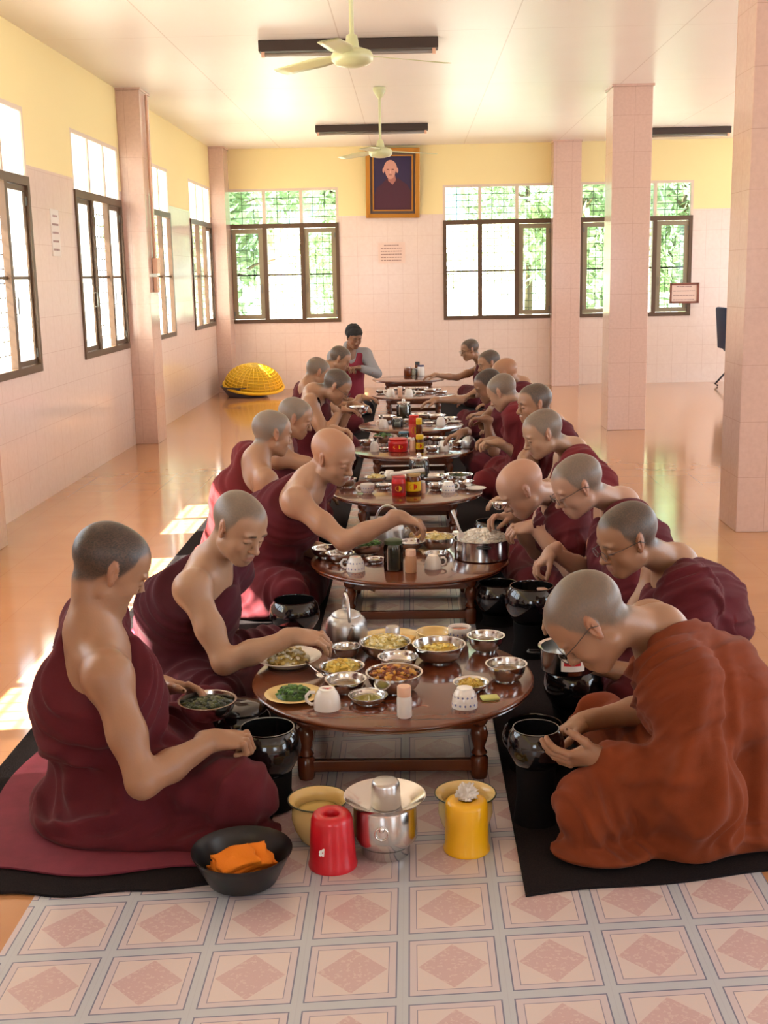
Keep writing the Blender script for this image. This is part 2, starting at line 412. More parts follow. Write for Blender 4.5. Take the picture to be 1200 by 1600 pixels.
def half(pt, n, c, R, k=.01):               # cut away everything beyond a plane (inside a ball)
    p = Pr(); p.c = np.array(c, float); p.R = R; p.k = k; p.op = 's'; pt = np.array(pt, float); n = nrm(n)
    p.f = lambda P: -((P[0]-F32(pt[0]))*F32(n[0])+(P[1]-F32(pt[1]))*F32(n[1])+(P[2]-F32(pt[2]))*F32(n[2])); return p
def normals(V, Q):
    fn = np.cross(V[Q[:, 2]]-V[Q[:, 0]], V[Q[:, 3]]-V[Q[:, 1]]); N = np.zeros_like(V)
    for k in range(4): np.add.at(N, Q[:, k], fn)
    return N/(np.linalg.norm(N, axis=1)[:, None]+1e-12)
_nd = [(RNG.normal(size=3), RNG.uniform(0, 6.28)) for _ in range(24)]
def sn(V, freq, seed=0):                    # cheap smooth noise in -1..1
    s = 0
    for i in range(5):
        d, ph = _nd[(seed*5+i) % 24]; s = s+np.sin(V @ (d*freq*(1+.35*i))+ph*(1+seed))*(1-.12*i)
    return s/2.6
def ridge(x): return 1.9*np.abs(np.cos(x*PI))**3-.8
def saw(x): t = x-np.floor(x); return 2*np.where(t < .78, t/.78, (1-t)/.22)**1.3-1
def npmesh(name, parts, m, parent=None, loc=(0, 0, 0), cols=None):
    V = []; Q = []; n = 0
    for v, q in parts: V.append(v); Q.append(q+n); n += len(v)
    V = np.concatenate(V)-np.array(loc); Q = np.concatenate(Q)
    me = bpy.data.meshes.new(name); me.vertices.add(len(V)); me.vertices.foreach_set('co', V.astype(F32).ravel())
    me.loops.add(len(Q)*4); me.loops.foreach_set('vertex_index', Q.astype(np.int32).ravel())
    me.polygons.add(len(Q)); me.polygons.foreach_set('loop_start', np.arange(len(Q), dtype=np.int32)*4); me.polygons.foreach_set('loop_total', np.full(len(Q), 4, np.int32))
    me.update(); me.validate()
    if cols is not None:
        a = me.attributes.new('Col', 'FLOAT_COLOR', 'POINT'); c = np.ones((len(V), 4), F32); c[:, :3] = np.concatenate(cols); a.data.foreach_set('color', c.ravel())
    return link(name, me, m, parent)
# ================================================================ people
def rotm(yaw, pitch, roll, base):           # columns fwd,left,up ; pitch>0 looks down
    cy, sy = math.cos(yaw), math.sin(yaw); Y = np.array([[cy, -sy, 0], [sy, cy, 0], [0, 0, 1]])
    cp, sp = math.cos(pitch), math.sin(pitch); Pm = np.array([[cp, 0, sp], [0, 1, 0], [-sp, 0, cp]])
    cr, sr = math.cos(roll), math.sin(roll); R = np.array([[1, 0, 0], [0, cr, -sr], [0, sr, cr]])
    return base @ Y @ Pm @ R
def head_prims(H, A, s, fine=True, jaw=1.0, long=1.0):
    def W(p): return H+A @ (np.array(p, float)*s)
    def E(p, r, k, op='u', M=None): return ell(W(p), np.array(r)*s, A if M is None else A @ M, k*s, op)
    L = [E((-.018, 0, .030), (.096, .075, .086), .02), E((.028, 0, .030), (.066, .067, .070), .03), E((.030, 0, -.030), (.056, .060, .078), .03),
         E((.022, 0, -.066), (.056, .055*jaw, .040), .03), E((.070, 0, -.098*long), (.019, .023, .016), .03),
         cone(W((.0, .050*jaw, -.062)), W((.064, .018, -.097)), .014*s, .013*s, .02*s), cone(W((.0, -.050*jaw, -.062)), W((.064, -.018, -.097)), .014*s, .013*s, .02*s)]
    for y in (1, -1):
        L += [E((.060, y*.038, -.034), (.022, .022, .022), .022), E((.082, y*.026, .017), (.012, .026, .008), .014)]
    L += [E((.072, 0, -.068), (.022, .030, .026), .02)]
    if fine:
        for y in (1, -1): L.append(E((.102, y*.032, -.003), (.017, .018, .011), .012, 's'))
    L += [cone(W((.086, 0, .006)), W((.108, 0, -.034)), .0075*s, .0105*s, .012*s), E((.108, 0, -.038), (.012, .0125, .010), .008)]
    for y in (1, -1): L.append(E((.098, y*.013, -.041), (.009, .008, .008), .005))
    if fine:
        for y in (1, -1):
            L += [E((.0795, y*.031, -.005), (.0125, .0155, .0115), .004), E((.108, y*.006, -.049), (.005, .0035, .004), .003, 's')]
            L += [cone(W((.0905, y*.020, -.006)), W((.083, y*.044, -.008)), .0024*s, .0022*s, .003*s)]
        L += [cone(W((.093, -.014, -.064)), W((.093, .014, -.064)), .0062*s, .0062*s, .006*s), cone(W((.091, -.014, -.0765)), W((.091, .014, -.0765)), .007*s, .007*s, .006*s),
              cone(W((.103, -.02, -.0702)), W((.103, .02, -.0702)), .0035*s, .0035*s, .003*s, 's')]
    for y in (1, -1):
        tl = rotm(0, -.22, 0, np.eye(3)) @ np.array([[math.cos(y*.40), -math.sin(y*.40), 0], [math.sin(y*.40), math.cos(y*.40), 0], [0, 0, 1]])
        L += [E((-.006, y*.0765, -.004), (.0150, .0055, .0265), .005, 'u', tl), E((.002, y*.072, -.030), (.0085, .006, .010), .006)]
        if fine: L += [E((-.002, y*.0835, -.003), (.0092, .0055, .0185), .004, 's', tl), E((.0055, y*.0765, -.008), (.004, .004, .006), .004), cone(W((-.008, y*.081, .004)), W((-.004, y*.079, -.018)), .0022*s, .002*s, .003*s)]
    return L
def hair_mask(V, H, A, s):
    L = (V-H) @ A/s; x = L[:, 0]
    zl = np.interp(x, [-.12, -.07, -.035, -.012, .012, .03, .046, .062, .09], [-.070, -.062, -.042, -.004, -.014, .020, .052, .068, .074])
    zl = zl+.012*np.clip(np.abs(L[:, 1])/.07, 0, 1)*(x > .04)
    return 1/(1+np.exp(-(L[:, 2]-zl)/.0045)), L
def skin_cols(V, H, A, s, skin, stub, brow, lip):
    c = np.repeat(np.array([skin]), len(V), 0); c = c*(1+.05*sn(V, 22, 1)[:, None])
    if H is not None:
        m, L = hair_mask(V, H, A, s); ear = (np.abs(L[:, 1]) > .0675) & (((L[:, 0]+.004+.25*(L[:, 2]+.004))/.0155)**2+((L[:, 2]+.006)/.036)**2 < 1); m = m*(~ear)
        m = (m*(.80+.20*RNG.random(len(V))))[:, None]; c = c*(1-m)+np.array(stub)*m
        x, y, z = L.T; ya = np.abs(y)
        b = np.exp(-((z-.0185+.12*(ya-.03)**2/.03)/.0042)**2)*(ya > .012)*(ya < .047)*(x > .06)*np.clip(1-(ya-.036)/.014, 0, 1)*brow
        c = c*(1-b[:, None])+np.array([.02, .014, .01])*b[:, None]
        l = np.exp(-((z+.0705)/.0095)**2-(y/.021)**4)*(x > .082)*.75*lip; c = c*(1-l[:, None])+np.array([.30, .085, .07])*l[:, None]
        l = np.exp(-((z+.0105)/.0022)**2)*(x > .07)*(ya > .018)*(ya < .046)*.7; c = c*(1-l[:, None])+np.array([.03, .02, .015])*l[:, None]
        ch = np.exp(-((z+.03)/.02)**2-((ya-.042)/.016)**2)*(x > .03)*.25; c = c*(1-ch[:, None])+np.array([skin[0]*1.05, skin[1]*.72, skin[2]*.68])*ch[:, None]
        er = ear*.3; c = c*(1-er[:, None])+np.array([skin[0]*1.1, skin[1]*.7, skin[2]*.65])*er[:, None]
    return c
POSE = dict(relax=((.35, .45, .3), .35), flat=((.12, .15, .1), .15), pinch=((.9, .8, .35), .75), fist=((1.25, 1.3, .8), .8), grip=((.75, .7, .4), .5), point=((1.1, 1.2, .7), .6), spread=((.25, .25, .2), .1))
def hand_prims(Wp, fwd, back, side, s, pose):   # side +1: thumb on local +Y
    f = nrm(fwd); b = np.array(back, float); b = nrm(b-f*(b@f)); t = np.cross(b, f)*side     # thumb direction
    A = np.stack([f, t, b], 1)
    def W(x, y, z): return Wp+A @ (np.array([x, y, z])*s)
    (c1, c2, c3), tc = POSE[pose]
    L = [cone(W(-.03, 0, 0), W(.02, 0, 0), .024*s, .024*s, .02*s), ell(W(.045, .022, -.001), np.array([.044, .020, .0135])*s, A, .02*s), ell(W(.043, -.015, -.001), np.array([.044, .024, .0135])*s, A, .02*s), ell(W(.028, .026, -.012), np.array([.03, .016, .014])*s, A, .015*s)]
    for i, (y, x, ln) in enumerate(((.031, .083, .071), (.011, .088, .079), (-.010, .084, .073), (-.029, .076, .057))):
        m = 1.0; 
        if pose == 'point' and i == 0: m = .1
        if pose == 'pinch': m = 1-.12*i
        a = .0; p = np.array([x, y, .002]); sp = (y-.001)*(5 if pose == 'spread' else 1.6)
        for j, (cu, fr) in enumerate(zip((c1, c2, c3), (.45, .31, .24))):
            a += cu*m; d = np.array([math.cos(a), math.sin(sp)*math.cos(a), -math.sin(a)]); q = p+d*ln*fr
            r0_, r1_ = ((.0095, .0083), (.0085, .0077), (.0078, .0066))[j]
            L.append(cone(W(*p), W(*q), r0_*s, r1_*s, .0045*s)); p = q
    p = np.array([.02, .032, -.008]); d0 = nrm((.62, .75, -.25)) if tc < .5 else nrm((.75, .38, -.55))
    for j, (fr, r0_, r1_) in enumerate(((.036, .0135, .0105), (.030, .0105, .0095), (.024, .0095, .0075))):
        d = nrm(d0+np.array([.25*j, -.35*tc*j, -.25*tc*j])); q = p+d*fr; L.append(cone(W(*p), W(*q), r0_*s, r1_*s, .007*s)); p = q
    return L, A
def robe_mat(name, col):
    m = mat(name, col, .88, sheen=.06, spec=.2, noise=(7, .22), bump=(420, .0012)); return m
M_skin = mat('skin', (.5, .3, .2), .37, attr='Col', sss=.12, spec=.4, bump=(160, .0006))
ROBE = dict(maroon=robe_mat('maroon_cotton', (.115, .014, .021)), red=robe_mat('dark_red_cotton', (.17, .018, .022)), plum=robe_mat('plum_maroon_cotton', (.075, .011, .020)), rust=robe_mat('rust_orange_cotton', (.23, .046, .013)), brick=robe_mat('brick_red_cotton', (.17, .022, .020)))
M_wire = mat('spectacle_wire', (.12, .10, .09), .35, metal=1); M_lens = bpy.data.materials.new('lens'); M_lens.use_nodes = True
_n = M_lens.node_tree; _n.nodes.clear(); _o = _n.nodes.new('ShaderNodeOutputMaterial'); _t = _n.nodes.new('ShaderNodeBsdfTransparent'); _g = _n.nodes.new('ShaderNodeBsdfGlossy'); _g.inputs[1].default_value = .02; _x = _n.nodes.new('ShaderNodeMixShader'); _x.inputs[0].default_value = .1
_n.links.new(_t.outputs[0], _x.inputs[1]); _n.links.new(_g.outputs[0], _x.inputs[2]); _n.links.new(_x.outputs[0], _o.inputs[0])
def glasses(parent, H, A, s, loc, r=.0014):
    def W(p): return Vector(H+A @ (np.array(p)*s)-loc)
    g = bpy.data.objects.new('spectacles', None); COL.objects.link(g); g.parent = parent
    bm = bmesh.new()
    for y in (1, -1):
        ring = [(.112-.1*abs(y*.032+.022*math.cos(t))**1.6, y*.032+.021*math.cos(t), -.008+.0155*math.sin(t)) for t in np.linspace(0, 2*PI, 20)[:-1]]
        tube(bm, [W(p) for p in ring], r, 5, True)
        tube(bm, [W((.104, y*.053, -.002)), W((.06, y*.072, .0)), W((.0, y*.083, .004)), W((-.018, y*.083, -.008))], r, 5)
    tube(bm, [W((.112, .011, -.004)), W((.116, 0, -.001)), W((.112, -.011, -.004))], r, 5)
    bobj('spectacle_frame', bm, M_wire, g, True)
    for y in (1, -1):
        bm = bmesh.new(); vs_ = [bm.verts.new(W((.112-.1*abs(y*.032+.022*math.cos(t))**1.6, y*.032+.020*math.cos(t), -.008+.0147*math.sin(t)))) for t in np.linspace(0, 2*PI, 20)[:-1]]
        bm.faces.new(vs_); bobj('lens', bm, M_lens, g)
SKIN = dict(tan=(.37, .195, .112), brown=(.27, .135, .078), pale=(.46, .26, .175), light=(.43, .25, .155), dark=(.2, .1, .06))
STUB = dict(dark=(.068, .056, .046), mid=(.165, .130, .100), bald=(.56, .33, .23), grey=(.20, .165, .13), black=(.035, .030, .028))
def ik(S, Wr, l1, l2, hint):
    S = np.array(S, float); Wr = np.array(Wr, float); d = Wr-S; L = np.linalg.norm(d); k = L/(l1+l2)
    if k > .985: l1 *= k/.985; l2 *= k/.985
    x = (l1*l1-l2*l2+L*L)/(2*L); h = math.sqrt(max(l1*l1-x*x, 0)); u = d/L; hh = np.array(hint, float); hh = hh-u*(hh@u); return S+u*x+nrm(hh)*h
def PX(px, py, Y): return np.array(aty(px, py, Y))
def person(label, seat, face, neck, head, look, rh, lh, robe='maroon', skin='tan', hair='dark', res=1.0, hs=1.0, tw=0, spec=False, eR=(0, 0, -1), eL=(0, 0, -1), sleeve=0, bald=False, kneel=False, knee=(.27, .27), group=None, jaw=1.0, brow=.8, bs=1.0, bare=True, rbulge=.0, extra=None, lapz=1.0, tilt=0, kz=.07):
    # seat (x, y); face: heading in degrees; neck/head: points; look: (yaw, pitch, roll) rel. to the room heading; rh/lh: (wrist, forward, back, pose)
    fz = math.radians(face); B = np.array([[math.cos(fz), -math.sin(fz), 0], [math.sin(fz), math.cos(fz), 0], [0, 0, 1]]); fw, lf, up = B.T
    P = np.array([seat[0], seat[1], .115*bs]); N = np.array(neck, float); H = np.array(head, float)
    loc = np.array([seat[0], seat[1], .011]); root = empty('person', loc, label=label, cat='person', group=group)
    A = rotm(math.radians(look[0]), math.radians(look[1]), math.radians(look[2]), np.eye(3)); s = hs
    sp = nrm(N-P); ft = math.radians(tw); lt = nrm(np.cross(sp, np.cross(lf*math.cos(ft)-fw*math.sin(ft), sp))); lt = nrm(lt+np.array([0, 0, math.tan(math.radians(tilt))])); fr = np.cross(lt, sp)
    BA = np.stack([fr, lt, sp], 1); b = bs
    SR = N-lt*.175*b-sp*.065*b+fr*.01; SL = N+lt*.175*b-sp*.065*b+fr*.01
    back = -fr; mid = P*.5+N*.5+back*.035*b; CH = N-sp*.17*b+back*.005
    skinp = [ell(CH, (.098*b, .150*b, .17*b), BA, .04), cone(P, mid, .13*b, .125*b, .06), cone(mid, CH, .125*b, .11*b, .05), ell(P, (.14*b, .165*b, .11*b), B, .05)]
    skinp += [cone(N-sp*.02+back*.012, SR-fr*.01, .05*b, .050*b, .05), cone(N-sp*.02+back*.012, SL-fr*.01, .05*b, .050*b, .05)]
    if kneel: KR = P+fw*.36*b-lf*.12*b; KL = P+fw*.36*b+lf*.12*b; KR[2] = KL[2] = .09; FR = P-fw*.05-lf*.1; FL = P-fw*.05+lf*.1; FR[2] = FL[2] = .06
    else:
        KR = P+fw*knee[0]*b-lf*.27*b; KL = P+fw*knee[1]*b+lf*.27*b; KR[2] = KL[2] = .065+kz
        FR = P+fw*.22*b+lf*.17*b; FL = P+fw*.26*b-lf*.10*b; FR[2] = FL[2] = .065
    legs = [cone(P-lf*.08*b, KR, .085*b, .058*b, .04), cone(P+lf*.08*b, KL, .085*b, .058*b, .04), cone(KR, FR, .055*b, .04*b, .03), cone(KL, FL, .055*b, .04*b, .03)]
    skinp += legs
    neckp = [cone(H+A @ np.array([-.030, 0, -.05])*s, N+back*.010-sp*.01, .050*s, .055*b, .03), cone(N+back*.010, N-sp*.05, .055*b, .066*b, .05)]
    arms = []; hands = []
    for sd, S, hh, eh in ((-1, SR, rh, eR), (1, SL, lh, eL)):
        if hh is None: E_ = S-np.array([0, 0, .26]); hh = (E_+fr*.2, fr, (0, 0, 1), 'relax'); 
        Wp = np.array(hh[0], float); El = ik(S, Wp, .275*b, .25*b, eh); f = nrm(Wp-El)
        l = [ell(S, (.060*b, .058*b, .062*b), BA, .04), cone(S, S*.45+El*.55, .052*b, .045*b, .03), cone(S*.45+El*.55, El, .045*b, .037*b, .03), cone(El, El*.62+Wp*.38, .039*b, .040*b, .025), cone(El*.62+Wp*.38, Wp, .040*b, .025*b, .02)]
        hp, HA = hand_prims(Wp, hh[1] if hh[1] is not None else f, hh[2], -sd, 1.0*b, hh[3])
        # at the wrist
        arms.append((S, El, Wp, l)); hands.append((Wp, hp, HA))
    hprims = head_prims(H, A, s, res < 1.7, jaw)
    skinp += arms[0][3]+arms[1][3]
    sk = SKIN[skin] if isinstance(skin, str) else skin; st = sk if bald else STUB[hair] if isinstance(hair, str) else hair
    if bald: st = tuple(a*bq for a, bq in zip(sk, (1.02, .95, .9)))
    # --- body block
    pts = np.array([H, N, P, SR, SL, arms[0][1], arms[1][1], arms[0][2], arms[1][2], KR, KL, FR, FL]); lo = pts.min(0)-.15; hi = pts.max(0)+.15; lo[2] = max(lo[2], -.02)
    cb = .008*res if res > 1.2 else .0085; zc = A[:, 2]; cut = H+A @ np.array([-.03, 0, -.098])*s; nd = nrm(N-(H+A @ np.array([-.03, 0, -.05])*s))
    def below(V): return ((V-cut)@nd > -cb*1.4) | (np.linalg.norm(V-H, axis=1) > .21*s)
    def abovep(V): return (V-cut)@nd < cb*.8
    def nohand(V):
        k = np.ones(len(V), bool)
        for Wp, hp, HA in hands: L = (V-Wp) @ HA; k &= ~((L[:, 0] > .014) & (np.linalg.norm(L, axis=1) < .2))
        return k
    G = Grid(lo, hi, cb).run(skinp+neckp+[q for h_ in hands for q in h_[1][:1]]+hprims[:5]); parts = [G.mesh(lambda V: below(V) & nohand(V) & (V[:, 2] > .018))]
    G = Grid((-.14*s, -.11*s, -.165*s), (.15*s, .11*s, .14*s), .0028*res, H, A).run(skinp[4:6]+neckp+hprims); parts.append(G.mesh(abovep))
    for (Wp, hp, HA), ar in zip(hands, arms):
        G = Grid((-.02*b, -.09*b, -.11*b), (.19*b, .09*b, .06*b), .0031*res, Wp, HA).run(ar[3][-2:]+hp); parts.append(G.mesh(lambda V: (V-Wp) @ HA[:, 0] > -.004))
    cols = [skin_cols(p_[0], H if i < 2 else None, A, s, sk, st, brow, 1.0) for i, p_ in enumerate(parts)]
    if True:
        c0 = cols[0]; V0 = parts[0][0]; far_ = np.linalg.norm(V0-H, axis=1) > .16*s; c0[far_] = np.array(sk)*(1+.05*sn(V0[far_], 22, 1)[:, None])
    npmesh('body', parts, M_skin, root, loc, cols)
    if spec: glasses(root, H, A, s, loc)
    if extra: extra(root, loc, dict(P=P, N=N, H=H, A=A, BA=BA, CH=CH, SR=SR, SL=SL, mid=mid, arms=arms, B=B, KR=KR, KL=KL, s=s, b=b, fr=fr, lt=lt, sp=sp, fw=fw, lf=lf, FR=FR, FL=FL, res=res)); return root
    # --- robe
    o = .020; ch = CH
    tp = [ell(CH-sp*.02, (.112*b+o, .165*b+o, .185*b), BA, .05), cone(P, mid, .15*b+o, .135*b+o, .06), cone(mid, CH-sp*.03, .138*b+o, .12*b+o, .06), ell(P+np.array([0, 0, -.01]), (.18*b, .20*b, .125*b), B, .05)]
    S_, E_, W_, _ = arms[1]
    tp += [cone(N-sp*.035+back*.03, SL-fr*.012, .055*b+o*.6, .058*b+o*.7, .05), ell(SL, (.068*b+o, .066*b+o, .07*b+o), BA, .05)]
    if not bare: tp += [cone(N-sp*.035+back*.03, SR-fr*.012, .055*b+o*.6, .058*b+o*.7, .05), ell(SR, (.068*b+o, .066*b+o, .07*b+o), BA, .05)]
    # cut for the bare shoulder and the neckline
    Q1 = N+lt*(.062 if abs(face) < 90 else .028)*b; Q2 = SR-sp*.085*b+lt*.012; v = Q1-Q2; n = nrm(np.cross(fr, v)); n = n if n@(-lt) > 0 else -n
    cutp = [half(Q1-n*.0, n, N-lt*.1-sp*.05, .52*b, .012)] if bare else []
    cutp.append(cone(N+fr*.03-sp*.03, H, .066*b, .088, .012, 's'))
    sl = []
    if sleeve > 0:                            # cloth carried by the left arm
        t = min(sleeve, 1.0); e2 = S_+(E_-S_)*t; sl += [cone(S_, e2, .070*b+o, .078*b, .05)]
        if sleeve > 1: w2 = E_+(W_-E_)*(sleeve-1); sl += [cone(E_, w2, .078*b, .060*b, .05), cone(E_-np.array([0, 0, .06]), w2-np.array([0, 0, .045]), .06*b, .035*b, .05), cone(S_*.4+E_*.6-np.array([0, 0, .06]), E_-np.array([0, 0, .10])-lt*.03, .07*b, .07*b, .07)]
        if sleeve > 1.5:
            dn = np.array([0, 0, -1.0]); w3 = E_*.35+w2*.65; sl += [cone(E_+dn*.03, E_+dn*.15*b+fw*.02, .075*b, .03, .05), cone(w3, w3+dn*.10, .055*b, .02, .04), cone(E_*.6+w3*.4+dn*.04, E_*.6+w3*.4+dn*.14*b, .06*b, .03, .05)]
        sl.append(cone(S_*.3+E_*.7-lt*.07, mid+lt*.06, .07*b, .09*b, .07))
    lp = [cone(P-lf*.08*b, KR, .105*b, .082*b, .06), cone(P+lf*.08*b, KL, .105*b, .082*b, .06), cone(KR, FR, .080*b, .062*b, .05), cone(KL, FL, .080*b, .062*b, .05), cone(KR*.5+P*.5, KL*.5+P*.5, .075, .075, .07),
          ell((P*.55+(KR+KL)*.225)*np.array([1, 1, 0])+np.array([0, 0, .035]), (.22*b, .32*b, .055*lapz), B, .05), ell(P*np.array([1, 1, 0])+np.array([0, 0, .04])-fw*.03, (.23*b, .27*b, .06), B, .06)]
    if res <= 1.1: lp += [ell(K_*np.array([1, 1, 0])+np.array([0, 0, .03])+q_*lf*.02-fw*.03, (.13*b, .09*b, .024), B, .04) for K_, q_ in ((KL, 1), (KR, -1))]
    cr = .0066*res if res < 1.6 else .0075*res
    allp = tp+sl+cutp+lp
    pts = np.array([N, P, SL, E_ if sleeve else SL, KR, KL, FR, FL, SR, W_ if sleeve > 1 else SL]); lo = pts.min(0)-.2; hi = pts.max(0)+.2; lo[2] = -.02; lo[:2] -= .03; hi[:2] += .03
    G = Grid(lo, hi, cr).run(allp)
    fl = half((0, 0, .013), (0, 0, -1), (0, 0, 0), 9, .01); zz = (lo[2]+cr*np.arange(G.n[2])).astype(F32)[None, None, :]; G.D = np.maximum(G.D, .0135-zz)
    V, Q = G.mesh(); Nn = normals(V, Q)
    # folds
    u = (V-Q1)@n; rel = V-P; w = nrm(v)
    low = np.clip((.34*b-V[:, 2])/.12, 0, 1); hb = np.clip((V[:, 2]-.02)/.04, 0, 1)
    seed = int(abs(seat[0]*31+seat[1]*17)) % 4
    wv = sn(V*np.array([1, 1, .6]), 6, seed)*.9
    f1 = saw(-u/.075+wv*.55+(V@w)*.7)*(.35+.65*(sn(V, 5, seed+2) > -.3)); f1b = ridge(u/.034+wv*.8)*(.5+.5*sn(V, 6, seed))
    rr_ = np.linalg.norm((rel+fw*-.02)*np.array([1, 1, .8]), axis=1)
    f2 = ridge(rr_/.115+sn(V, 5, seed+1)*.75); f3 = ridge(rr_/.05+sn(V, 8, seed+2)*1.0+rel@lf*3)
    near = np.exp(-((u+.03)/.09)**2)
    am = np.clip(.5+.75*sn(V, 4.2, seed+3), 0, 1.2)
    big = 1.7 if res <= 1.1 else 1.15
    dsp = big*(1-low)*(f1*.0055*(.45+.55*am)+f1b*.0035*(.35+near))+big*low*(f2*.009*am+f3*.0032)+big*(1-low)*np.sin((rel@fw)*26+(V[:, 2])*9+wv*3)*.0018
    dsp += (np.exp(-((u+.020)/.016)**2)*.009+np.exp(-((u+.058+.012*wv)/.015)**2)*.006+np.exp(-((u+.10+.02*wv)/.016)**2)*.004)*(1-low)*(1 if bare else 0)
    if sleeve > 1: vv = (V-E_); g = np.exp(-(np.linalg.norm(vv, axis=1)/.26)**2); dsp += g*ridge((vv@fw)/.10+(V[:, 2]-E_[2])*1.6+sn(V, 4, 1)*.8)*.011
    vs_ = V-SL; ds = np.linalg.norm(vs_, axis=1); rad = np.clip((ds-.11)/.18, 0, 1)*np.clip((-u-.02)/.07, 0, 1)*(1-low*.7)*(.45+.75*am)
    if sleeve > 0: dsp += ridge(np.arctan2(vs_@fw, -vs_[:, 2]+.05)*2.6+wv*.35+seed*.3)*rad*(.015 if sleeve > 1.5 else .008)
    else: dsp += ridge(np.arctan2(-(vs_@lt), -(vs_@sp)+.04)*2.9+wv*.3+seed*.3)*rad*.0055
    dsp *= hb*(1 if res < 2 else .8)
    V = V+Nn*dsp[:, None]; V[:, 2] = np.maximum(V[:, 2], .0125)
    npmesh('robe', [(V, Q)], ROBE[robe], root, loc)
    return root
def hd(px, py, Y, f, b, pose): return (PX(px, py, Y), f, b, pose)
DN = (0, 0, 1)
# left row, front to back (facing the tables, +X)
person('nearest person on the left, seen from behind, dark shaved head, one bare shoulder', (-.84, 3.15), 18, PX(148, 980, 3.08), PX(172, 886, 3.12), (24, 30, 0),
       hd(335, 1156, 3.02, (1, .12, -.05), (0, -.15, 1), 'fist'), hd(252, 1070, 3.36, (1, -.05, -.12), (.1, .6, .8), 'relax'), 'maroon', 'tan', 'black', eR=(-.2, -1, -.8), eL=(-.3, .6, -1), brow=.6, knee=(.28, .27), hs=1.04, bs=1.04)
person('young person second on the left picking food with an outstretched bare arm, head shaved', (-.86, 4.0), -12, PX(335, 878, 4.0), PX(373, 822, 3.93), (-38, 26, -6),
       hd(462, 994, 3.72, (1, 0, -.12), (0, -.3, 1), 'pinch'), hd(400, 1075, 4.1, (1, -.3, -.1), (0, .2, 1), 'relax'), 'plum', 'light', 'mid', eR=(-.3, -.5, -1), eL=(-.3, .6, -1), brow=1, knee=(.25, .25), jaw=.95)
person('bald pale person reaching a long bare arm over the second table', (-.76, 5.35), -8, PX(488, 752, 5.3), PX(520, 712, 5.28), (-30, 22, 4),
       hd(625, 808, 4.98, (1, .05, -.35), (0, -.1, 1), 'pinch'), None, 'maroon', (.40, .215, .13), 'bald', bald=True, eR=(-.1, -.5, -1), brow=.25, jaw=1.1, bs=1.06, hs=1.03, res=1.25, knee=(.22, .22))
person('older shaven person in a sunlit red robe, seen from behind, at the third table', (-.95, 6.2), 25, PX(404, 716, 6.15), PX(425, 676, 6.2), (28, 12, 0),
       hd(440, 800, 6.15, (1, .3, -.1), DN, 'relax'), None, 'red', 'tan', 'grey', eR=(-.2, -.3, -1), res=1.4, hs=1.02)
person('grey-headed person behind the sunlit one, forearm stretched to a bowl of greens', (-.86, 7.05), 5, PX(440, 690, 7.05), PX(461, 652, 7.0), (5, 22, 0),
       hd(520, 671, 6.95, (1, .1, -.1), DN, 'pinch'), None, 'maroon', 'tan', 'grey', eR=(-.2, -.3, -1), res=1.5)
person('bespectacled dark-haired person with a bare shoulder bending over a steel bowl on the left', (-.80, 8.5), -4, PX(492, 612, 8.5), PX(526, 603, 8.45), (-6, 36, 0),
       hd(533, 640, 8.35, (1, .1, -.1), DN, 'relax'), hd(552, 632, 8.65, (1, -.3, -.1), DN, 'relax'), 'maroon', 'tan', 'dark', eR=(-.2, -.5, -1), res=1.7, spec=True)
person('bald stooping person at the fifth table on the left, head turned away', (-.86, 9.75), 18, PX(482, 603, 9.75), PX(496, 581, 9.8), (20, 30, 0),
       hd(565, 621, 9.75, (1, .1, -.1), DN, 'relax'), None, 'maroon', 'tan', 'mid', eR=(-.2, -.5, -1), res=2)
person('last robed person of the left row, in front of the vested person', (-.84, 11.4), 5, PX(514, 574, 11.4), PX(531, 560, 11.4), (0, 28, 0),
       None, None, 'maroon', 'tan', 'dark', res=2.2)
# right row, front to back (facing the tables, -X)
person('nearest person on the right, rust-orange robe, bent deep over a black bowl', (.90, 3.12), 176, PX(1022, 985, 3.06), PX(921, 968, 2.97), (174, 52, 0),
       hd(912, 1128, 3.24, (-1, -.1, -.35), (-.2, .3, 1), 'relax'), hd(940, 1186, 2.90, (-1, .10, -.02), (0, -.75, -.65), 'relax'), 'rust', 'tan', 'mid', sleeve=1.85, bare=True, eR=(.4, .3, -1), eL=(.9, -.35, -1), spec=True, hs=1.06, bs=1.04, knee=(.34, .42), brow=.2, lapz=1.2)
person('dark-haired bespectacled person second on the right, behind the rust-orange robe', (.99, 3.95), 182, PX(1050, 880, 3.95), PX(981, 840, 3.82), (197, 22, 0),
       hd(905, 962, 3.95, (-1, -.1, .1), (0, .3, 1), 'grip'), hd(930, 1040, 3.7, (-1, .1, -.1), DN, 'relax'), 'maroon', 'tan', 'dark', sleeve=1, eR=(.3, .3, -1), eL=(.3, -.5, -1), spec=True, bs=1.06, brow=.8)
person('pale bespectacled person with a shaved head stirring a black bowl, third on the right', (.90, 4.75), 183, PX(967, 785, 4.75), PX(903, 757, 4.62), (190, 28, 0),
       hd(862, 862, 4.75, (-.8, -.1, -.7), (-.6, 0, .8), 'pinch'), hd(878, 940, 4.45, (-1, .05, -.02), (0, -.6, .8), 'flat'), 'maroon', 'pale', 'mid', sleeve=1, eR=(.4, .3, -1), eL=(.6, -.5, -1), spec=True, res=1.15, brow=.3)
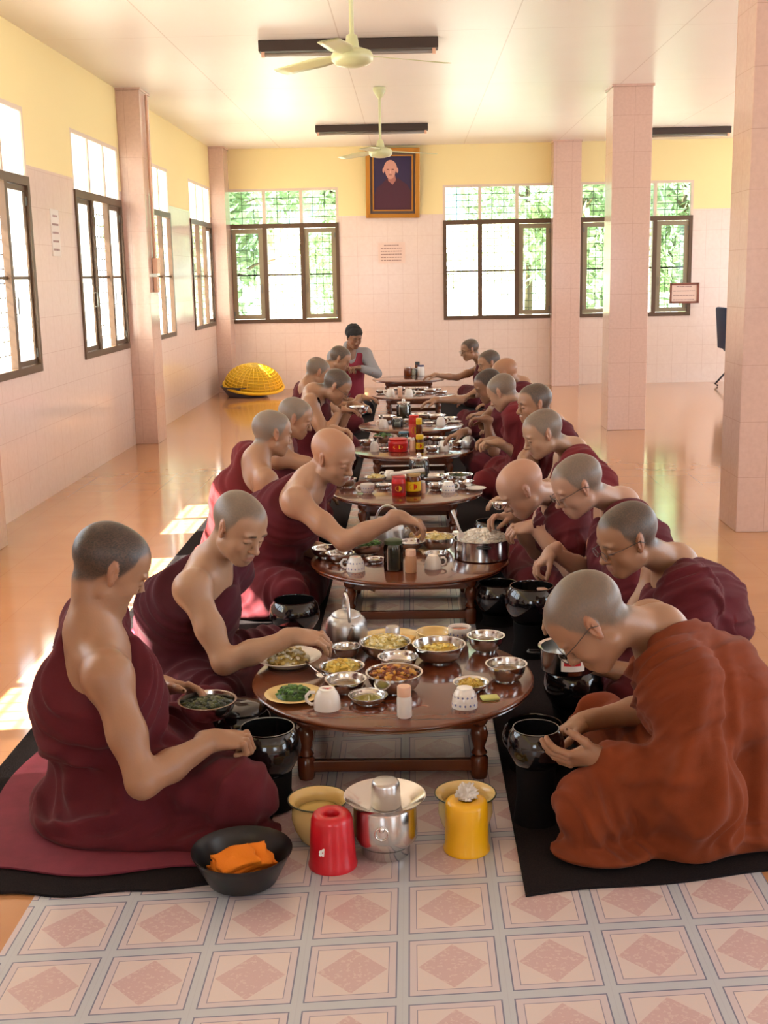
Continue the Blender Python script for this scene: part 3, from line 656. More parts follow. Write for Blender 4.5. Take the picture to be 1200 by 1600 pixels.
person('bald pink-skinned person raising a small steel bowl to the mouth at the second table', (.78, 5.35), 184, PX(868, 772, 5.25), PX(815, 762, 5.08), (186, 38, 0),
       hd(800, 806, 5.25, (-1, -.3, .05), (0, .3, 1), 'grip'), hd(832, 822, 4.95, (-1, .1, -.2), (0, -.4, 1), 'grip'), 'maroon', 'pale', 'bald', bald=True, sleeve=.55, eR=(.4, .3, -1), eL=(.9, -.3, -.9), res=1.25, brow=.05, hs=1.02)
person('shaven person on the right looking down at the third table, ear to the camera', (.93, 6.2), 184, PX(893, 702, 6.2), PX(848, 676, 6.1), (192, 22, 0),
       hd(800, 775, 6.2, (-1, 0, -.2), DN, 'relax'), None, 'red', 'light', 'mid', sleeve=.8, eR=(.4, .3, -1), res=1.4, hs=1.02, brow=.6)
person('dark-haired person on the right glancing across the table with raised chin', (.92, 7.15), 186, PX(862, 662, 7.15), PX(835, 630, 7.05), (196, 8, 0),
       hd(818, 712, 6.9, (-.6, -.2, -.8), (-.8, 0, .5), 'relax'), None, 'maroon', 'tan', 'dark', sleeve=.8, res=1.5, brow=.8)
person('pale-headed person with back half turned, holding a steel teapot at the fourth table', (.80, 7.95), 168, PX(812, 632, 7.95), PX(785, 612, 7.9), (152, 32, 0),
       hd(770, 688, 8.1, (-1, -.1, .05), DN, 'grip'), hd(778, 692, 7.7, (-1, .1, .05), DN, 'grip'), 'red', 'light', 'mid', sleeve=1.2, res=1.6)
person('dark-headed person leaning in with a long forearm over the fourth table', (.74, 8.75), 185, PX(783, 628, 8.7), PX(763, 602, 8.65), (188, 25, 0),
       hd(722, 676, 8.15, (-1, -.15, -.3), DN, 'relax'), hd(760, 655, 8.4, (-1, .1, .1), DN, 'pinch'), 'maroon', 'brown', 'black', res=1.7, sleeve=.5, bare=False)
person('bald orange-skinned person behind the pale-headed one on the right', (.93, 9.75), 178, PX(815, 600, 9.75), PX(789, 583, 9.7), (168, 22, 0),
       hd(770, 632, 9.9, (-1, -.1, 0), DN, 'relax'), None, 'maroon', 'tan', 'bald', bald=True, res=2, sleeve=.8, hs=1.02)
person('dark-haired person on the right stretching a long arm to the fifth table', (.82, 11.0), 188, PX(782, 588, 11.0), PX(764, 567, 10.95), (194, 16, 0),
       hd(680, 625, 10.55, (-1, -.15, -.25), DN, 'relax'), None, 'maroon', 'tan', 'dark', eR=(.2, .2, -1), res=2.1, sleeve=.8)
person('bespectacled last person of the right row reaching for the jars', (.92, 13.6), 186, PX(752, 568, 13.6), PX(734, 546, 13.5), (194, 14, 0),
       hd(680, 586, 13.3, (-1, -.1, -.15), DN, 'relax'), None, 'maroon', 'tan', 'dark', eR=(.2, .2, -1), res=2.3, sleeve=.6, spec=True, bare=True)
# helper in a vest, kneeling beyond the left row
M_shirt = mat('grey_shirt_cotton', srgb(150, 148, 150), .9, bump=(90, .003)); M_vest = mat('maroon_vest', srgb(140, 40, 58), .85); M_hair = mat('black_hair', (.012, .01, .01), .8, bump=(150, .002)); M_trou = mat('dark_trousers', (.02, .02, .03), .9)
def vested(root, loc, J):
    b, BA, o, r = J['b'], J['BA'], .016, J['res']; N, P, CH, mid, sp, lt, fr, SR, SL = (J[k] for k in ('N', 'P', 'CH', 'mid', 'sp', 'lt', 'fr', 'SR', 'SL'))
    def grid(prims, cell, zmin=.013):
        pts = np.array([N, P, SR, SL, J['KR'], J['KL'], J['FR'], J['FL'], J['arms'][0][1], J['arms'][1][1], J['arms'][0][2], J['arms'][1][2], J['H']]); G = Grid(pts.min(0)-.22, pts.max(0)+.22, cell).run(prims)
        zz = (G.lo[2]+cell*np.arange(G.n[2])).astype(F32)[None, None, :]; G.D = np.maximum(G.D, zmin-zz); V, Q = G.mesh(); Nn = normals(V, Q); return V+Nn*(sn(V, 14)*.003)[:, None], Q
    torso = [ell(CH-sp*.02, (.105*b+o, .158*b+o, .18*b), BA, .05), cone(P, mid, .14*b+o, .13*b+o, .05), cone(mid, CH-sp*.03, .13*b+o, .12*b+o, .05)]
    neckcut = [cone(N+fr*.05-sp*.06, J['H'], .052, .06, .008, 's')]
    sh = list(torso)
    for S, E, W_, _ in J['arms']: sh += [cone(N-sp*.03, S, .06, .072, .04), cone(S, E, .068, .052, .03), cone(E, E*.15+W_*.85, .052, .038, .02)]
    npmesh('shirt', [grid(sh+[cone(N-sp*.02, N+sp*.035, .072, .068, .01)]+neckcut, .010)], M_shirt, root, loc)
    o = .026; vt = [ell(CH-sp*.02, (.105*b+o, .15*b+o, .18*b), BA, .05), cone(P+sp*.05, mid, .15*b+o, .135*b+o, .05), cone(mid, CH-sp*.03, .135*b+o, .125*b+o, .05), cone(N-sp*.05, SR+lt*.04, .066, .072, .04), cone(N-sp*.05, SL-lt*.04, .066, .072, .04)]
    vt += [cone(N+fr*.10-sp*.24, N+fr*.06+sp*.05, .012, .085, .01, 's'), cone(SR-lt*.05, SR-lt*.15-sp*.02, .075, .10, .01, 's'), cone(SL+lt*.05, SL+lt*.15-sp*.02, .075, .10, .01, 's')]
    npmesh('vest', [grid(vt, .010)], M_vest, root, loc)
    tr = [ell(P, (.16, .18, .13), J['B'], .04)]+[cone(P-J['lf']*.08, J['KR'], .10, .075, .04), cone(P+J['lf']*.08, J['KL'], .10, .075, .04), cone(J['KR'], J['FR'], .07, .055, .03), cone(J['KL'], J['FL'], .07, .055, .03)]
    npmesh('trousers', [grid(tr, .012)], M_trou, root, loc)
    H, A, s = J['H'], J['A'], J['s']; G = Grid((-.15, -.12, -.12), (.15, .12, .16), .005, H, A).run([ell(H+A @ np.array([-.018, 0, .040])*s, np.array([.108, .088, .094])*s, A, .02), ell(H+A @ np.array([.045, 0, .075])*s, np.array([.060, .066, .040])*s, A, .02), ell(H+A @ np.array([.085, 0, -.01])*s, np.array([.07, .075, .064])*s, A, .01, 's')])
    V, Q = G.mesh(); V = V+normals(V, Q)*(sn(V, 60)*.004)[:, None]; npmesh('hair', [(V, Q)], M_hair, root, loc)
person('black-haired person in a maroon vest over a grey shirt, kneeling at the far end', (-.70, 13.1), -75, PX(546, 546, 12.95), PX(553, 526, 12.85), (-62, 22, 0),
       hd(540, 576, 12.75, (.7, -.5, .1), (0, 0, 1), 'grip'), hd(562, 575, 12.7, (-.7, -.5, .1), (0, 0, 1), 'grip'), None, 'brown', 'black', kneel=True, res=1.9, eR=(-1, .2, -1), eL=(1, .2, -.8), extra=vested, brow=1)
# ================================================================ tableware materials
M_steel = mat('stainless_steel', (.72, .71, .69), .17, metal=1)
M_steel2 = mat('brushed_steel', (.62, .61, .60), .30, metal=1, bump=(60, .001))
M_alu = mat('dull_aluminium', (.60, .60, .60), .34, metal=1, noise=(9, .3))
M_wood = mat('polished_table_wood', srgb(140, 72, 34), .16, coat=.5)
q = NB(M_wood); P = q.pos(); cx_ = q.n('ShaderNodeCombineXYZ'); q.l(q.math('MULTIPLY', P[0], 1), cx_.inputs[0]); q.l(q.math('MULTIPLY', P[1], 9), cx_.inputs[1]); q.l(q.math('MULTIPLY', P[2], 9), cx_.inputs[2])
q.l(q.mix(q.noise(3.5, 5, cx_.outputs[0]), srgb(128, 64, 33), srgb(72, 33, 19)), q.b.inputs['Base Color'])
M_china = mat('white_china', srgb(238, 232, 224), .18, coat=.3); M_cream = mat('cream_enamel', srgb(226, 196, 130), .2, coat=.3); M_green = mat('dark_rim', srgb(60, 66, 40), .3)
M_black = mat('black_lacquer', (.006, .006, .007), .09, coat=.6); M_lacq = mat('black_plastic', (.010, .012, .014), .3)
M_matte = mat('matte_black_wood', (.006, .005, .005), .9, spec=.1)
M_red = mat('red_plastic', srgb(205, 26, 40), .32, coat=.2); M_yel = mat('yellow_plastic', srgb(240, 180, 20), .3, coat=.2)
M_can = mat('red_tin', srgb(205, 30, 30), .3); M_amber = mat('amber_sauce', srgb(110, 50, 15), .15); M_yl = mat('yellow_cap', srgb(235, 195, 20), .4)
M_blue = mat('blue_pattern', srgb(110, 120, 170), .3); M_redp = mat('red_mark', srgb(200, 40, 50), .3); M_peach = mat('peach_plastic', srgb(235, 190, 160), .4); M_tissue = mat('tissue_paper', srgb(235, 228, 218), .9)
M_jar = bpy.data.materials.new('jar_glass'); M_jar.use_nodes = True
_n = M_jar.node_tree; _n.nodes.clear(); _o = _n.nodes.new('ShaderNodeOutputMaterial'); _t = _n.nodes.new('ShaderNodeBsdfTransparent'); _t.inputs[0].default_value = (.80, .84, .80, 1); _g = _n.nodes.new('ShaderNodeBsdfGlossy'); _g.inputs[1].default_value = .05; _x = _n.nodes.new('ShaderNodeMixShader'); _f = _n.nodes.new('ShaderNodeLayerWeight'); _f.inputs[0].default_value = .35
_n.links.new(_f.outputs['Fresnel'], _x.inputs[0]); _n.links.new(_t.outputs[0], _x.inputs[1]); _n.links.new(_g.outputs[0], _x.inputs[2]); _n.links.new(_x.outputs[0], _o.inputs[0])
M_food = mat('food', (.5, .4, .2), .45, attr='Col')
M_orange = mat('orange_cloth', srgb(235, 130, 20), .9, bump=(200, .002)); M_cloth = mat('maroon_pink_cloth', srgb(125, 42, 58), .9, bump=(300, .001), noise=(12, .2))
M_gold = mat('gilt_frame', srgb(190, 130, 50), .35, metal=.6); M_ply = mat('brown_mount', srgb(105, 85, 75), .6); M_paper = mat('notice_paper', srgb(232, 205, 190), .7); M_ink = mat('printed_lines', srgb(165, 130, 125), .7)
M_fan = mat('pale_green_fan_enamel', srgb(206, 208, 160), .3, coat=.2); M_fix = mat('dark_brown_fixture', srgb(60, 45, 38), .5); M_tube = mat('fluorescent_tube_glass', srgb(150, 140, 130), .25)
# ================================================================ tables
TZ = .235
TAB = [(-.075, 3.63), (-.02, 5.24), (-.035, 6.97), (0, 8.67), (-.015, 10.1), (.015, 12.7), (-.04, 14.7)]
ORD = ['nearest', 'second', 'third', 'fourth', 'fifth', 'sixth', 'last']
def leg_prof():
    return [(0, 0), (.024, 0), (.027, .012), (.027, .062), (.020, .070), (.025, .078), (.020, .086), (.016, .095), (.024, .118), (.028, .138), (.022, .158), (.016, .165), (.024, .172), (.027, .180), (.027, .213), (0, .213)]
def make_table(x, y, lab, R=.452):
    t = empty('round_table', (x, y, .004), 0, label=lab, cat='table', group='low round dining tables')
    h = TZ-.004
    bm = bmesh.new(); lathe(bm, [(0, h-.026), (R-.03, h-.026), (R-.010, h-.022), (R-.012, h-.017), (R-.002, h-.013), (R, h-.007), (R-.003, h-.002), (R-.010, h), (0, h)], 72); fixn(bm); bobj('table_top', bm, M_wood, t, angle=50)
    a = .262
    bm = bmesh.new()
    for s in (1, -1):
        box(bm, (-a, s*a-.010, h-.075), (a, s*a+.010, h-.024)); box(bm, (s*a-.010, -a, h-.075), (s*a+.010, a, h-.024))
    bobj('apron', bm, M_wood, t)
    for s in (1, -1):
        bm = bmesh.new(); box(bm, (-a, s*a-.011, .022), (a, s*a+.011, .058), .003); bobj('stretcher', bm, M_wood, t)
        bm = bmesh.new(); box(bm, (s*a-.011, -a, .022), (s*a+.011, a, .058), .003); bobj('stretcher', bm, M_wood, t)
    for sx in (1, -1):
        for sy in (1, -1):
            bm = bmesh.new(); lathe(bm, leg_prof(), 20, (sx*a, sy*a, 0)); fixn(bm); bobj('leg', bm, M_wood, t, angle=50)
    return t
T0 = make_table(TAB[0][0], TAB[0][1], 'round wooden table nearest the camera, crowded with bowls and a white cup')
LT = [None, 'second round wooden table, with the big pot of rice on it', 'third round wooden table, with the yellow-labelled jar and a white plate', 'fourth round wooden table, with the red tin and tall red can', 'fifth round wooden table, with the tall square-shouldered glass jar', 'sixth round wooden table, behind the fifth', 'last round wooden table by the back wall, holding sauce jars']
for (x, y), lb in list(zip(TAB, LT))[1:]:
    c = copy_tree(T0, label=lb); c.location = (x, y, .004)
# ================================================================ dishes
def px_r(w, p): return w/2*depth(p)/FPX
def bowlprof(r, h, foot=.5, t=.0022, lip=.006):
    o = [(0, .002), (r*foot, 0), (r*foot, .004)]
    for k in range(1, 9):
        a = k/8; o.append((r*foot+(r-lip-r*foot)*math.sin(a*PI/2)**.8*1.0, .004+(h-.004)*(1-math.cos(a*PI/2))**.9))
    o[-1] = (r-lip, h-.001)
    o += [(r, h+.0005), (r, h+.002), (r-lip, h+.0015)]
    for k in range(7, 0, -1):
        a = k/8; o.append((r*foot+(r-lip-r*foot)*math.sin(a*PI/2)**.8-t, .004+(h-.004)*(1-math.cos(a*PI/2))**.9+t))
    o += [(r*foot-t, .0065), (0, .0065)]; return o
def plateprof(r, h=.02, t=.003):
    return [(0, 0), (r*.55, 0), (r*.62, h*.25), (r*.98, h-.002), (r, h), (r*.97, h+.001), (r*.62, h*.3+t), (r*.5, t+.001), (0, t+.001)]
def cupprof(r, h, t=.003):
    return [(0, .001), (r*.6, 0), (r*.62, .004), (r*.72, .008), (r*.92, h*.4), (r, h*.8), (r*1.0, h), (r-t, h), (r*.92-t, h*.42), (r*.62, .010), (0, .009)]
def bbm(prof, n=36, M=None): bm = bmesh.new(); lathe(bm, prof, n, M=M); fixn(bm); return bm
def dish(kind, x, y, z, r, label, cat, group=None, name=None, h=None, mt=None):
    if kind == 'bowl': h = h or r*.72; bm = bbm(bowlprof(r, h)); m = mt or M_steel; name = name or 'steel_bowl'
    elif kind == 'dish': h = h or r*.42; bm = bbm(bowlprof(r, h, .55)); m = mt or M_steel; name = name or 'steel_dish'
    elif kind == 'plate': h = h or .02; bm = bbm(plateprof(r, h)); m = mt or M_china; name = name or 'plate'
    o = bobj(name, bm, m, angle=45); o.location = (x, y, z); prop(o, label, cat, group); return o
PAL = dict(greens=[(60, 95, 35), (90, 130, 55), (40, 65, 25)], yellow=[(215, 180, 70), (190, 150, 50), (225, 205, 120)], curry=[(150, 80, 30), (110, 50, 20), (205, 150, 60)], rice=[(240, 232, 218), (225, 214, 198), (250, 245, 235)],
           noodle=[(225, 205, 130), (200, 170, 80), (235, 225, 180)], mixed=[(205, 180, 110), (225, 215, 190), (150, 120, 50)], dark=[(60, 70, 35), (85, 90, 45), (40, 45, 25)], soup=[(120, 95, 60)], sauce=[(150, 140, 60)], tea=[(170, 95, 60)], bread=[(225, 180, 110)])
def food(name, x, y, z, r, hgt, pal, label, n=90, sz=.007, el=1.6, seed=0, cat='food'):
    rr = np.random.default_rng(seed+int(abs(x*1000)+abs(y*777))); cols = [np.array(srgb(*c)) for c in PAL[pal]]
    bm = bmesh.new(); prof = [(0, hgt), (r*.4, hgt*.92), (r*.75, hgt*.55), (r*.95, hgt*.12), (r, -.001), (r*.7, -.002), (0, -.002)]; lathe(bm, prof, 20, wob=lambda t: 1+.05*math.sin(t*19)*0); nb = len(bm.verts)
    cl = [cols[0]*.8]*nb
    for i in range(n):
        a = rr.uniform(0, 2*PI); q = math.sqrt(rr.uniform(0, 1))*.9; hh = np.interp(q, [0, .4, .75, .95], [hgt, hgt*.92, hgt*.55, hgt*.12])
        s0 = len(bm.verts); e = rr.uniform(1, el); v = bmesh.ops.create_icosphere(bm, subdivisions=1, radius=1)['verts']
        R = Matrix.Rotation(rr.uniform(0, 6), 3, 'Z') @ Matrix.Rotation(rr.uniform(-.5, .5), 3, 'Y'); s = sz*rr.uniform(.7, 1.3); c0 = Vector((q*r*math.cos(a), q*r*math.sin(a), hh+s*.15))
        for w in v: w.co = R @ Vector((w.co.x*s*e, w.co.y*s*.7, w.co.z*s*.6)) + c0
        cl += [cols[rr.integers(0, len(cols))]*rr.uniform(.85, 1.15)]*(len(bm.verts)-s0)
    me = bpy.data.meshes.new(name); bm.to_mesh(me); bm.free(); at_ = me.attributes.new('Col', 'FLOAT_COLOR', 'POINT'); c = np.ones((len(cl), 4), F32); c[:, :3] = np.clip(np.array(cl), 0, 1); at_.data.foreach_set('color', c.ravel())
    o = link(name, me, M_food); o.location = (x, y, z); prop(o, label, cat, kind='stuff'); return o
_liq = {}
def liquid(name, x, y, z, r, pal, label):
    if pal not in _liq: _liq[pal] = mat('liquid_'+pal, srgb(*PAL[pal][0]), .08, coat=.3)
    bm = bmesh.new(); lathe(bm, [(0, 0), (r*.6, 0), (r*.97, .0003), (r, -.0015), (r*.9, -.004), (0, -.005)], 28); fixn(bm); o = bobj(name, bm, _liq[pal], smooth=True); o.location = (x, y, z); prop(o, label, 'food', kind='stuff'); return o
def inner(r, h, lvl, foot=.5):                # inner radius of a bowl at a level
    a = math.acos(max(0, 1-(max(lvl-.006, 0)/(h-.004))**(1/.9)))/(PI/2) if h > .004 else 1
    return r*foot+(r-.006-r*foot)*math.sin(min(a, 1)*PI/2)**.8-.0035
def filled(kind, px, py, w, T, label, fill=None, flabel=None, lvl=.6, hk=None, group=None, z0=None, mound=.5, n=90, sz=.007, fname=None, mt=None, dname=None):
    z = (TZ if z0 is None else z0); k = {'bowl': .72, 'dish': .42, 'plate': .0}[kind] if hk is None else hk
    p = atz(px, py, z+.04); r = px_r(w, p); h = r*k if kind != 'plate' else (hk or .02); p = atz(px, py, z+h); r = px_r(w, p); h = r*k if kind != 'plate' else h; p = settle(p, r*.92, T, z)
    o = dish(kind, p.x, p.y, z+.0004, r, label, {'bowl': 'bowl', 'dish': 'dish', 'plate': 'plate'}[kind], group, h=h, mt=mt, name=dname)
    if fill:
        if kind == 'plate': food(fname or 'food', p.x, p.y, z+.0065, r*.62, .028*mound*2, fill, flabel, n, sz)
        else:
            L = h*lvl; ri = inner(r, h, L, .5 if kind == 'bowl' else .55)
            if fill in ('soup', 'sauce', 'tea'): liquid(fname or 'soup', p.x, p.y, z+.0004+L, ri, fill, flabel)
            else: food(fname or 'food', p.x, p.y, z+.0004+L, ri, r*.28*mound*2, fill, flabel, n, sz)
    return p, r, h
def cup(px, py, w, T, label, up=False, side=-1, hk=1.45, handle=True, pattern=False, mark=False, group=None, z0=None, ang=None, fill=None):
    z = TZ if z0 is None else z0; p = atz(px, py, z); r = px_r(w, p)*.98; p = Vector((p.x, p.y+r, z)); h = r*hk; p = settle(p, r, T, z)
    o = empty('cup', (p.x, p.y, z+.0004), 0, label=label, cat='cup', group=group)
    flip = Matrix.Translation((0, 0, h)) @ Matrix.Rotation(PI, 4, 'X') if not up else Matrix.Identity(4)
    bobj('cup_body', bbm(cupprof(r, h), 32, flip), M_china, o, angle=50)
    if handle:
        a = ang if ang is not None else (0 if side > 0 else PI); bm = bmesh.new(); d = Vector((math.cos(a), math.sin(a), 0))
        pts = [d*(r*.86)+Vector((0, 0, h*.80)), d*(r*1.25)+Vector((0, 0, h*.82)), d*(r*1.52)+Vector((0, 0, h*.62)), d*(r*1.50)+Vector((0, 0, h*.38)), d*(r*1.2)+Vector((0, 0, h*.2)), d*(r*.86)+Vector((0, 0, h*.22))]
        tube(bm, pts, r*.13, 8); fixn(bm); bobj('handle', bm, M_china, o, True)
    if pattern:
        bm = bmesh.new()
        for ring in (.22, .62):
            for i in range(16):
                t = 2*PI*(i+.5*(ring > .5))/16; zz = h*ring; rr_ = r*np.interp(1-ring if not up else ring, [0, .4, .8, 1], [.72, .92, 1, 1])+.0006; c = Vector((rr_*math.cos(t), rr_*math.sin(t), zz)); tn = Vector((-math.sin(t), math.cos(t), 0))*.0035; u_ = Vector((0, 0, .0045))
                bm.faces.new([bm.verts.new(c+a_) for a_ in (tn, u_, -tn, -u_)])
        bobj('blue_pattern', bm, M_blue, o)
    if mark:
        bm = bmesh.new(); 
        for dx, dy, s in ((0, 0, .008), (.010, .004, .005), (-.010, .002, .005), (.004, -.008, .004)): bm.faces.new([bm.verts.new((dx+s*math.cos(t), dy+s*.6*math.sin(t), h+.0008)) for t in np.linspace(0, 2*PI, 9)[:-1]])
        bobj('red_mark', bm, M_redp, o)
    if fill: liquid('tea', p.x, p.y, z+h*.8, r*.93, fill, 'milky brown tea in the upright patterned cup on the nearest table')
    return p, r, h
def jar(px, py, w, hpx, T, label, body=None, lid=None, content=None, cat='jar', name='glass_jar', z0=None, lab=None, group=None, knob=False, lidk=.12, shoulder=.86, fillk=.7):
    z = TZ if z0 is None else z0; p = atz(px, py, z); r = px_r(w, p); p = Vector((p.x, p.y+r, z)); h = hpx*depth(p)/FPX; p = settle(p, r, T, z)
    o = empty(name, (p.x, p.y, z+.0004), 0, label=label, cat=cat, group=group); hb = h*(1-lidk)
    bobj('jar_body', bbm([(0, 0), (r*.94, 0), (r, h*.03), (r, hb*shoulder), (r*.86, hb), (r*.80, hb), (r*.92, hb*(shoulder-.02)), (r*.93, h*.04), (0, h*.035)], 28), body or M_jar, o, angle=50)
    bm = bmesh.new(); lathe(bm, [(0, hb-.001), (r*.90, hb-.001), (r*.92, hb+.002), (r*.92, h-.002), (r*.86, h), (0, h)], 28)
    if knob: ball(bm, (0, 0, h+r*.22), r*.26)
    fixn(bm); bobj('lid', bm, lid or M_steel, o, angle=50)
    if content: bobj('contents', bbm([(0, h*.04), (r*.9, h*.045), (r*.9, hb*fillk), (r*.5, hb*fillk*1.03), (0, hb*fillk)], 20), content, o, True)
    if lab:
        bm = bmesh.new(); n0 = 20; w_ = 1.25
        for i in range(n0):
            t0_, t1_ = [-PI/2-w_+2*w_*k/n0 for k in (i, i+1)]
            bm.faces.new([bm.verts.new(((r+.0008)*math.cos(t), (r+.0008)*math.sin(t), zz)) for t, zz in ((t0_, hb*.2), (t1_, hb*.2), (t1_, hb*.72), (t0_, hb*.72))])
        bobj('paper_label', bm, lab, o, True)
        bm = bmesh.new()
        for k, (dt, zc, s) in enumerate(((0, .46, .30), )):
            bm.faces.new([bm.verts.new(((r+.0014)*math.cos(-PI/2+s*1.6*math.cos(a)), (r+.0014)*math.sin(-PI/2+s*1.6*math.cos(a)), hb*(zc+.16*math.sin(a)))) for a in np.linspace(0, 2*PI, 15)[:-1]])
        bobj('label_emblem', bm, M_yl if lab is not M_yl else M_can, o)
    return p, r, h
PLACED = {}
def settle(p, r, T, z):                       # keep a dish on its table and clear of its neighbours
    if T is None or z != TZ: return p
    c = Vector(TAB[T]); q = Vector((p.x, p.y)); L = PLACED.setdefault(T, [])
    for it in range(40):
        mv = False
        for (a, ra) in L:
            d = q-a; m = (r+ra)*.93
            if d.length < m: q += (d.normalized() if d.length > 1e-4 else Vector((0, 1)))*(m-d.length)*.6; mv = True
        d = q-c; m = .450-r*.75
        if d.length > m: q = c+d.normalized()*m; mv = True
        if not mv: break
    L.append((q.copy(), r)); return Vector((q.x, q.y, p.z))
# kettle
def kettle(px, py, w, label, T, z0=TZ, s=1.0, spout=-PI/2+.25, knobz=True):
    p = atz(px, py, z0); r = px_r(w, p); p = settle(Vector((p.x, p.y+r, z0)), r, T, z0); o = empty('kettle', (p.x, p.y, z0+.0004), 0, label=label, cat='kettle')
    bobj('kettle_body', bbm([(0, 0), (r*.92, 0), (r*.98, r*.06), (r, r*.4), (r*.97, r*.95), (r*.88, r*1.18), (r*.72, r*1.32), (r*.66, r*1.36), (0, r*1.36)], 40), M_alu, o, angle=50)
    bm = bmesh.new(); lathe(bm, [(0, r*1.35), (r*.70, r*1.35), (r*.68, r*1.42), (r*.4, r*1.56), (r*.12, r*1.62), (r*.08, r*1.70), (r*.17, r*1.78), (r*.12, r*1.87), (0, r*1.88)], 32); fixn(bm); bobj('lid', bm, M_alu, o, angle=50)
    d = Vector((math.cos(spout), math.sin(spout), 0)); bm = bmesh.new(); tube(bm, [d*r*.85+Vector((0, 0, r*.45)), d*r*1.15+Vector((0, 0, r*.62)), d*r*1.32+Vector((0, 0, r*.95)), d*r*1.5+Vector((0, 0, r*1.22))], [r*.20, r*.16, r*.11, r*.085], 14); fixn(bm); bobj('spout', bm, M_alu, o, True)
    bm = bmesh.new(); pts = [Vector((0, 0, 0))+d*(r*.80*math.cos(t))+Vector((0, 0, r*1.2+r*1.15*math.sin(t))) for t in np.linspace(0, PI, 15)]
    tube(bm, pts, r*.075, 10); fixn(bm); bobj('handle', bm, M_steel2, o, True)
NT = 'nearest table'
# ---- nearest table
filled('plate', 445, 1024, 106, 0, 'wide white plate of rice and curry under the young person\'s outstretched hand', 'mixed', 'rice and yellow curry heaped on the wide plate under the outstretched hand', hk=.030, n=170, sz=.010, mound=.75, fname='rice_and_curry')
filled('bowl', 541, 1010, 46, 0, 'small steel soup bowl beside the kettle on the nearest table', 'soup', 'clear soup in the small bowl beside the kettle', .6)
filled('dish', 602, 1003, 82, 0, 'steel dish heaped with fried cabbage noodles on the nearest table', 'noodle', 'fried cabbage noodles heaped in the steel dish', .6, n=150, sz=.009, mound=.7, hk=.5)
filled('bowl', 686, 1006, 84, 0, 'large steel bowl with a little yellow curry, right of the noodle dish', 'yellow', 'little yellow curry low in the large steel bowl', .42, hk=.62, n=50, sz=.009, mound=.5)
filled('bowl', 622, 1026, 64, 0, 'empty-looking steel bowl in the middle of the nearest table', 'soup', 'thin broth in the middle steel bowl', .35, hk=.55)
filled('dish', 534, 1041, 72, 0, 'steel dish of yellow vegetables near the outstretched hand', 'yellow', 'chopped yellow vegetables in the steel dish near the hand', .6, n=80, sz=.009, mound=.7, hk=.5)
filled('bowl', 540, 1061, 66, 0, 'steel bowl of dark soup behind the white cup with red marks', 'soup', 'dark soup behind the white cup with red marks', .55, hk=.6)
filled('bowl', 616, 1050, 90, 0, 'biggest steel bowl of brown potato curry at the centre front of the nearest table', 'curry', 'brown potato curry in the biggest front bowl', .7, n=110, sz=.010, mound=.55, hk=.66)
filled('plate', 459, 1083, 92, 0, 'flat cream plate of chopped greens at the left rim of the nearest table', 'greens', 'chopped greens on the flat cream plate', hk=.014, n=90, sz=.008, mound=.45, mt=M_cream)
cup(510, 1114, 44, 0, 'upturned white cup with a red mark on its base, front left of the nearest table', mark=True, hk=1.5)
filled('dish', 575, 1086, 62, 0, 'small steel saucer of pale yellow sauce at the front of the nearest table', 'sauce', 'pale yellow sauce in the small front saucer', .55, hk=.4)
jar(632, 1124, 24, 50, 0, 'small white salt shaker with a peach lid on the nearest table', body=M_china, lid=M_peach, cat='shaker', name='salt_shaker', lidk=.3)
cup(727, 1111, 42, 0, 'upturned cup with blue sprig pattern, front right of the nearest table', pattern=True, handle=False, hk=1.5)
filled('dish', 736, 1066, 57, 0, 'small steel dish of relish right behind the blue-sprigged cup', 'yellow', 'relish in the dish behind the blue-sprigged cup', .6, hk=.42, n=30, sz=.006)
filled('bowl', 791, 1037, 66, 0, 'deep steel soup bowl at the right rim of the nearest table', 'soup', 'brown soup in the deep bowl at the right rim', .65, hk=.78)
filled('bowl', 759, 993, 60, 0, 'deep steel soup bowl behind, right of the tea cup on the nearest table', 'soup', 'brown soup in the bowl right of the tea cup', .6, hk=.78)
cup(727, 1004, 37, 0, 'upright patterned cup of milky tea at the back right of the nearest table', up=True, pattern=True, side=-1, hk=1.35, handle=False, fill='tea')
filled('bowl', 696, 974, 56, 0, 'cream enamel bowl at the back of the nearest table', None, hk=.45, mt=M_cream, dname='enamel_bowl')
bp_, br_, bh_ = filled('plate', 634, 984, 94, 0, 'cream plate holding bread slices and an upturned steel tumbler', None, hk=.014, mt=M_cream)
for i, (dx, dy, a, w_) in enumerate(((-.045, -.03, .3, .06), (.045, -.022, -.4, .065), (.0, -.048, .9, .05))):
    bm = bmesh.new(); box(bm, (-w_/2, -.022, 0), (w_/2, .022, .012), .004); o = bobj('bread_slice', bm, mat('bread_crumb', srgb(235, 190, 110), .8) if i == 0 else bpy.data.materials['bread_crumb'], smooth=True); o.location = (bp_.x+dx, bp_.y+dy, TZ+.009+.0125*(i == 2)); o.rotation_euler = (0, 0, a)
    prop(o, ('bread slice at the left of the cream plate', 'bread slice at the right of the cream plate', 'bread slice lying across the two others')[i], 'bread', 'bread slices on the cream plate')
bm = bmesh.new(); lathe(bm, [(0, 0), (.027, 0), (.025, .03), (.022, .034), (0, .034)], 28); fixn(bm); o = bobj('steel_tumbler', bm, M_steel2, angle=50); o.location = (bp_.x, bp_.y+.03, TZ+.008); prop(o, 'short upturned steel tumbler on the bread plate', 'tumbler')
p = atz(766, 1096, TZ); bm = bmesh.new(); box(bm, (-.027, -.018, 0), (.027, .018, .009), .003); o = bobj('sauce_packet', bm, mat('pale_green_packet', srgb(205, 205, 120), .4), smooth=True); o.location = (p.x, p.y+.02, TZ+.0005); o.rotation_euler = (0, 0, .2); prop(o, 'small pale green packet beside the blue-sprigged cup', 'packet')
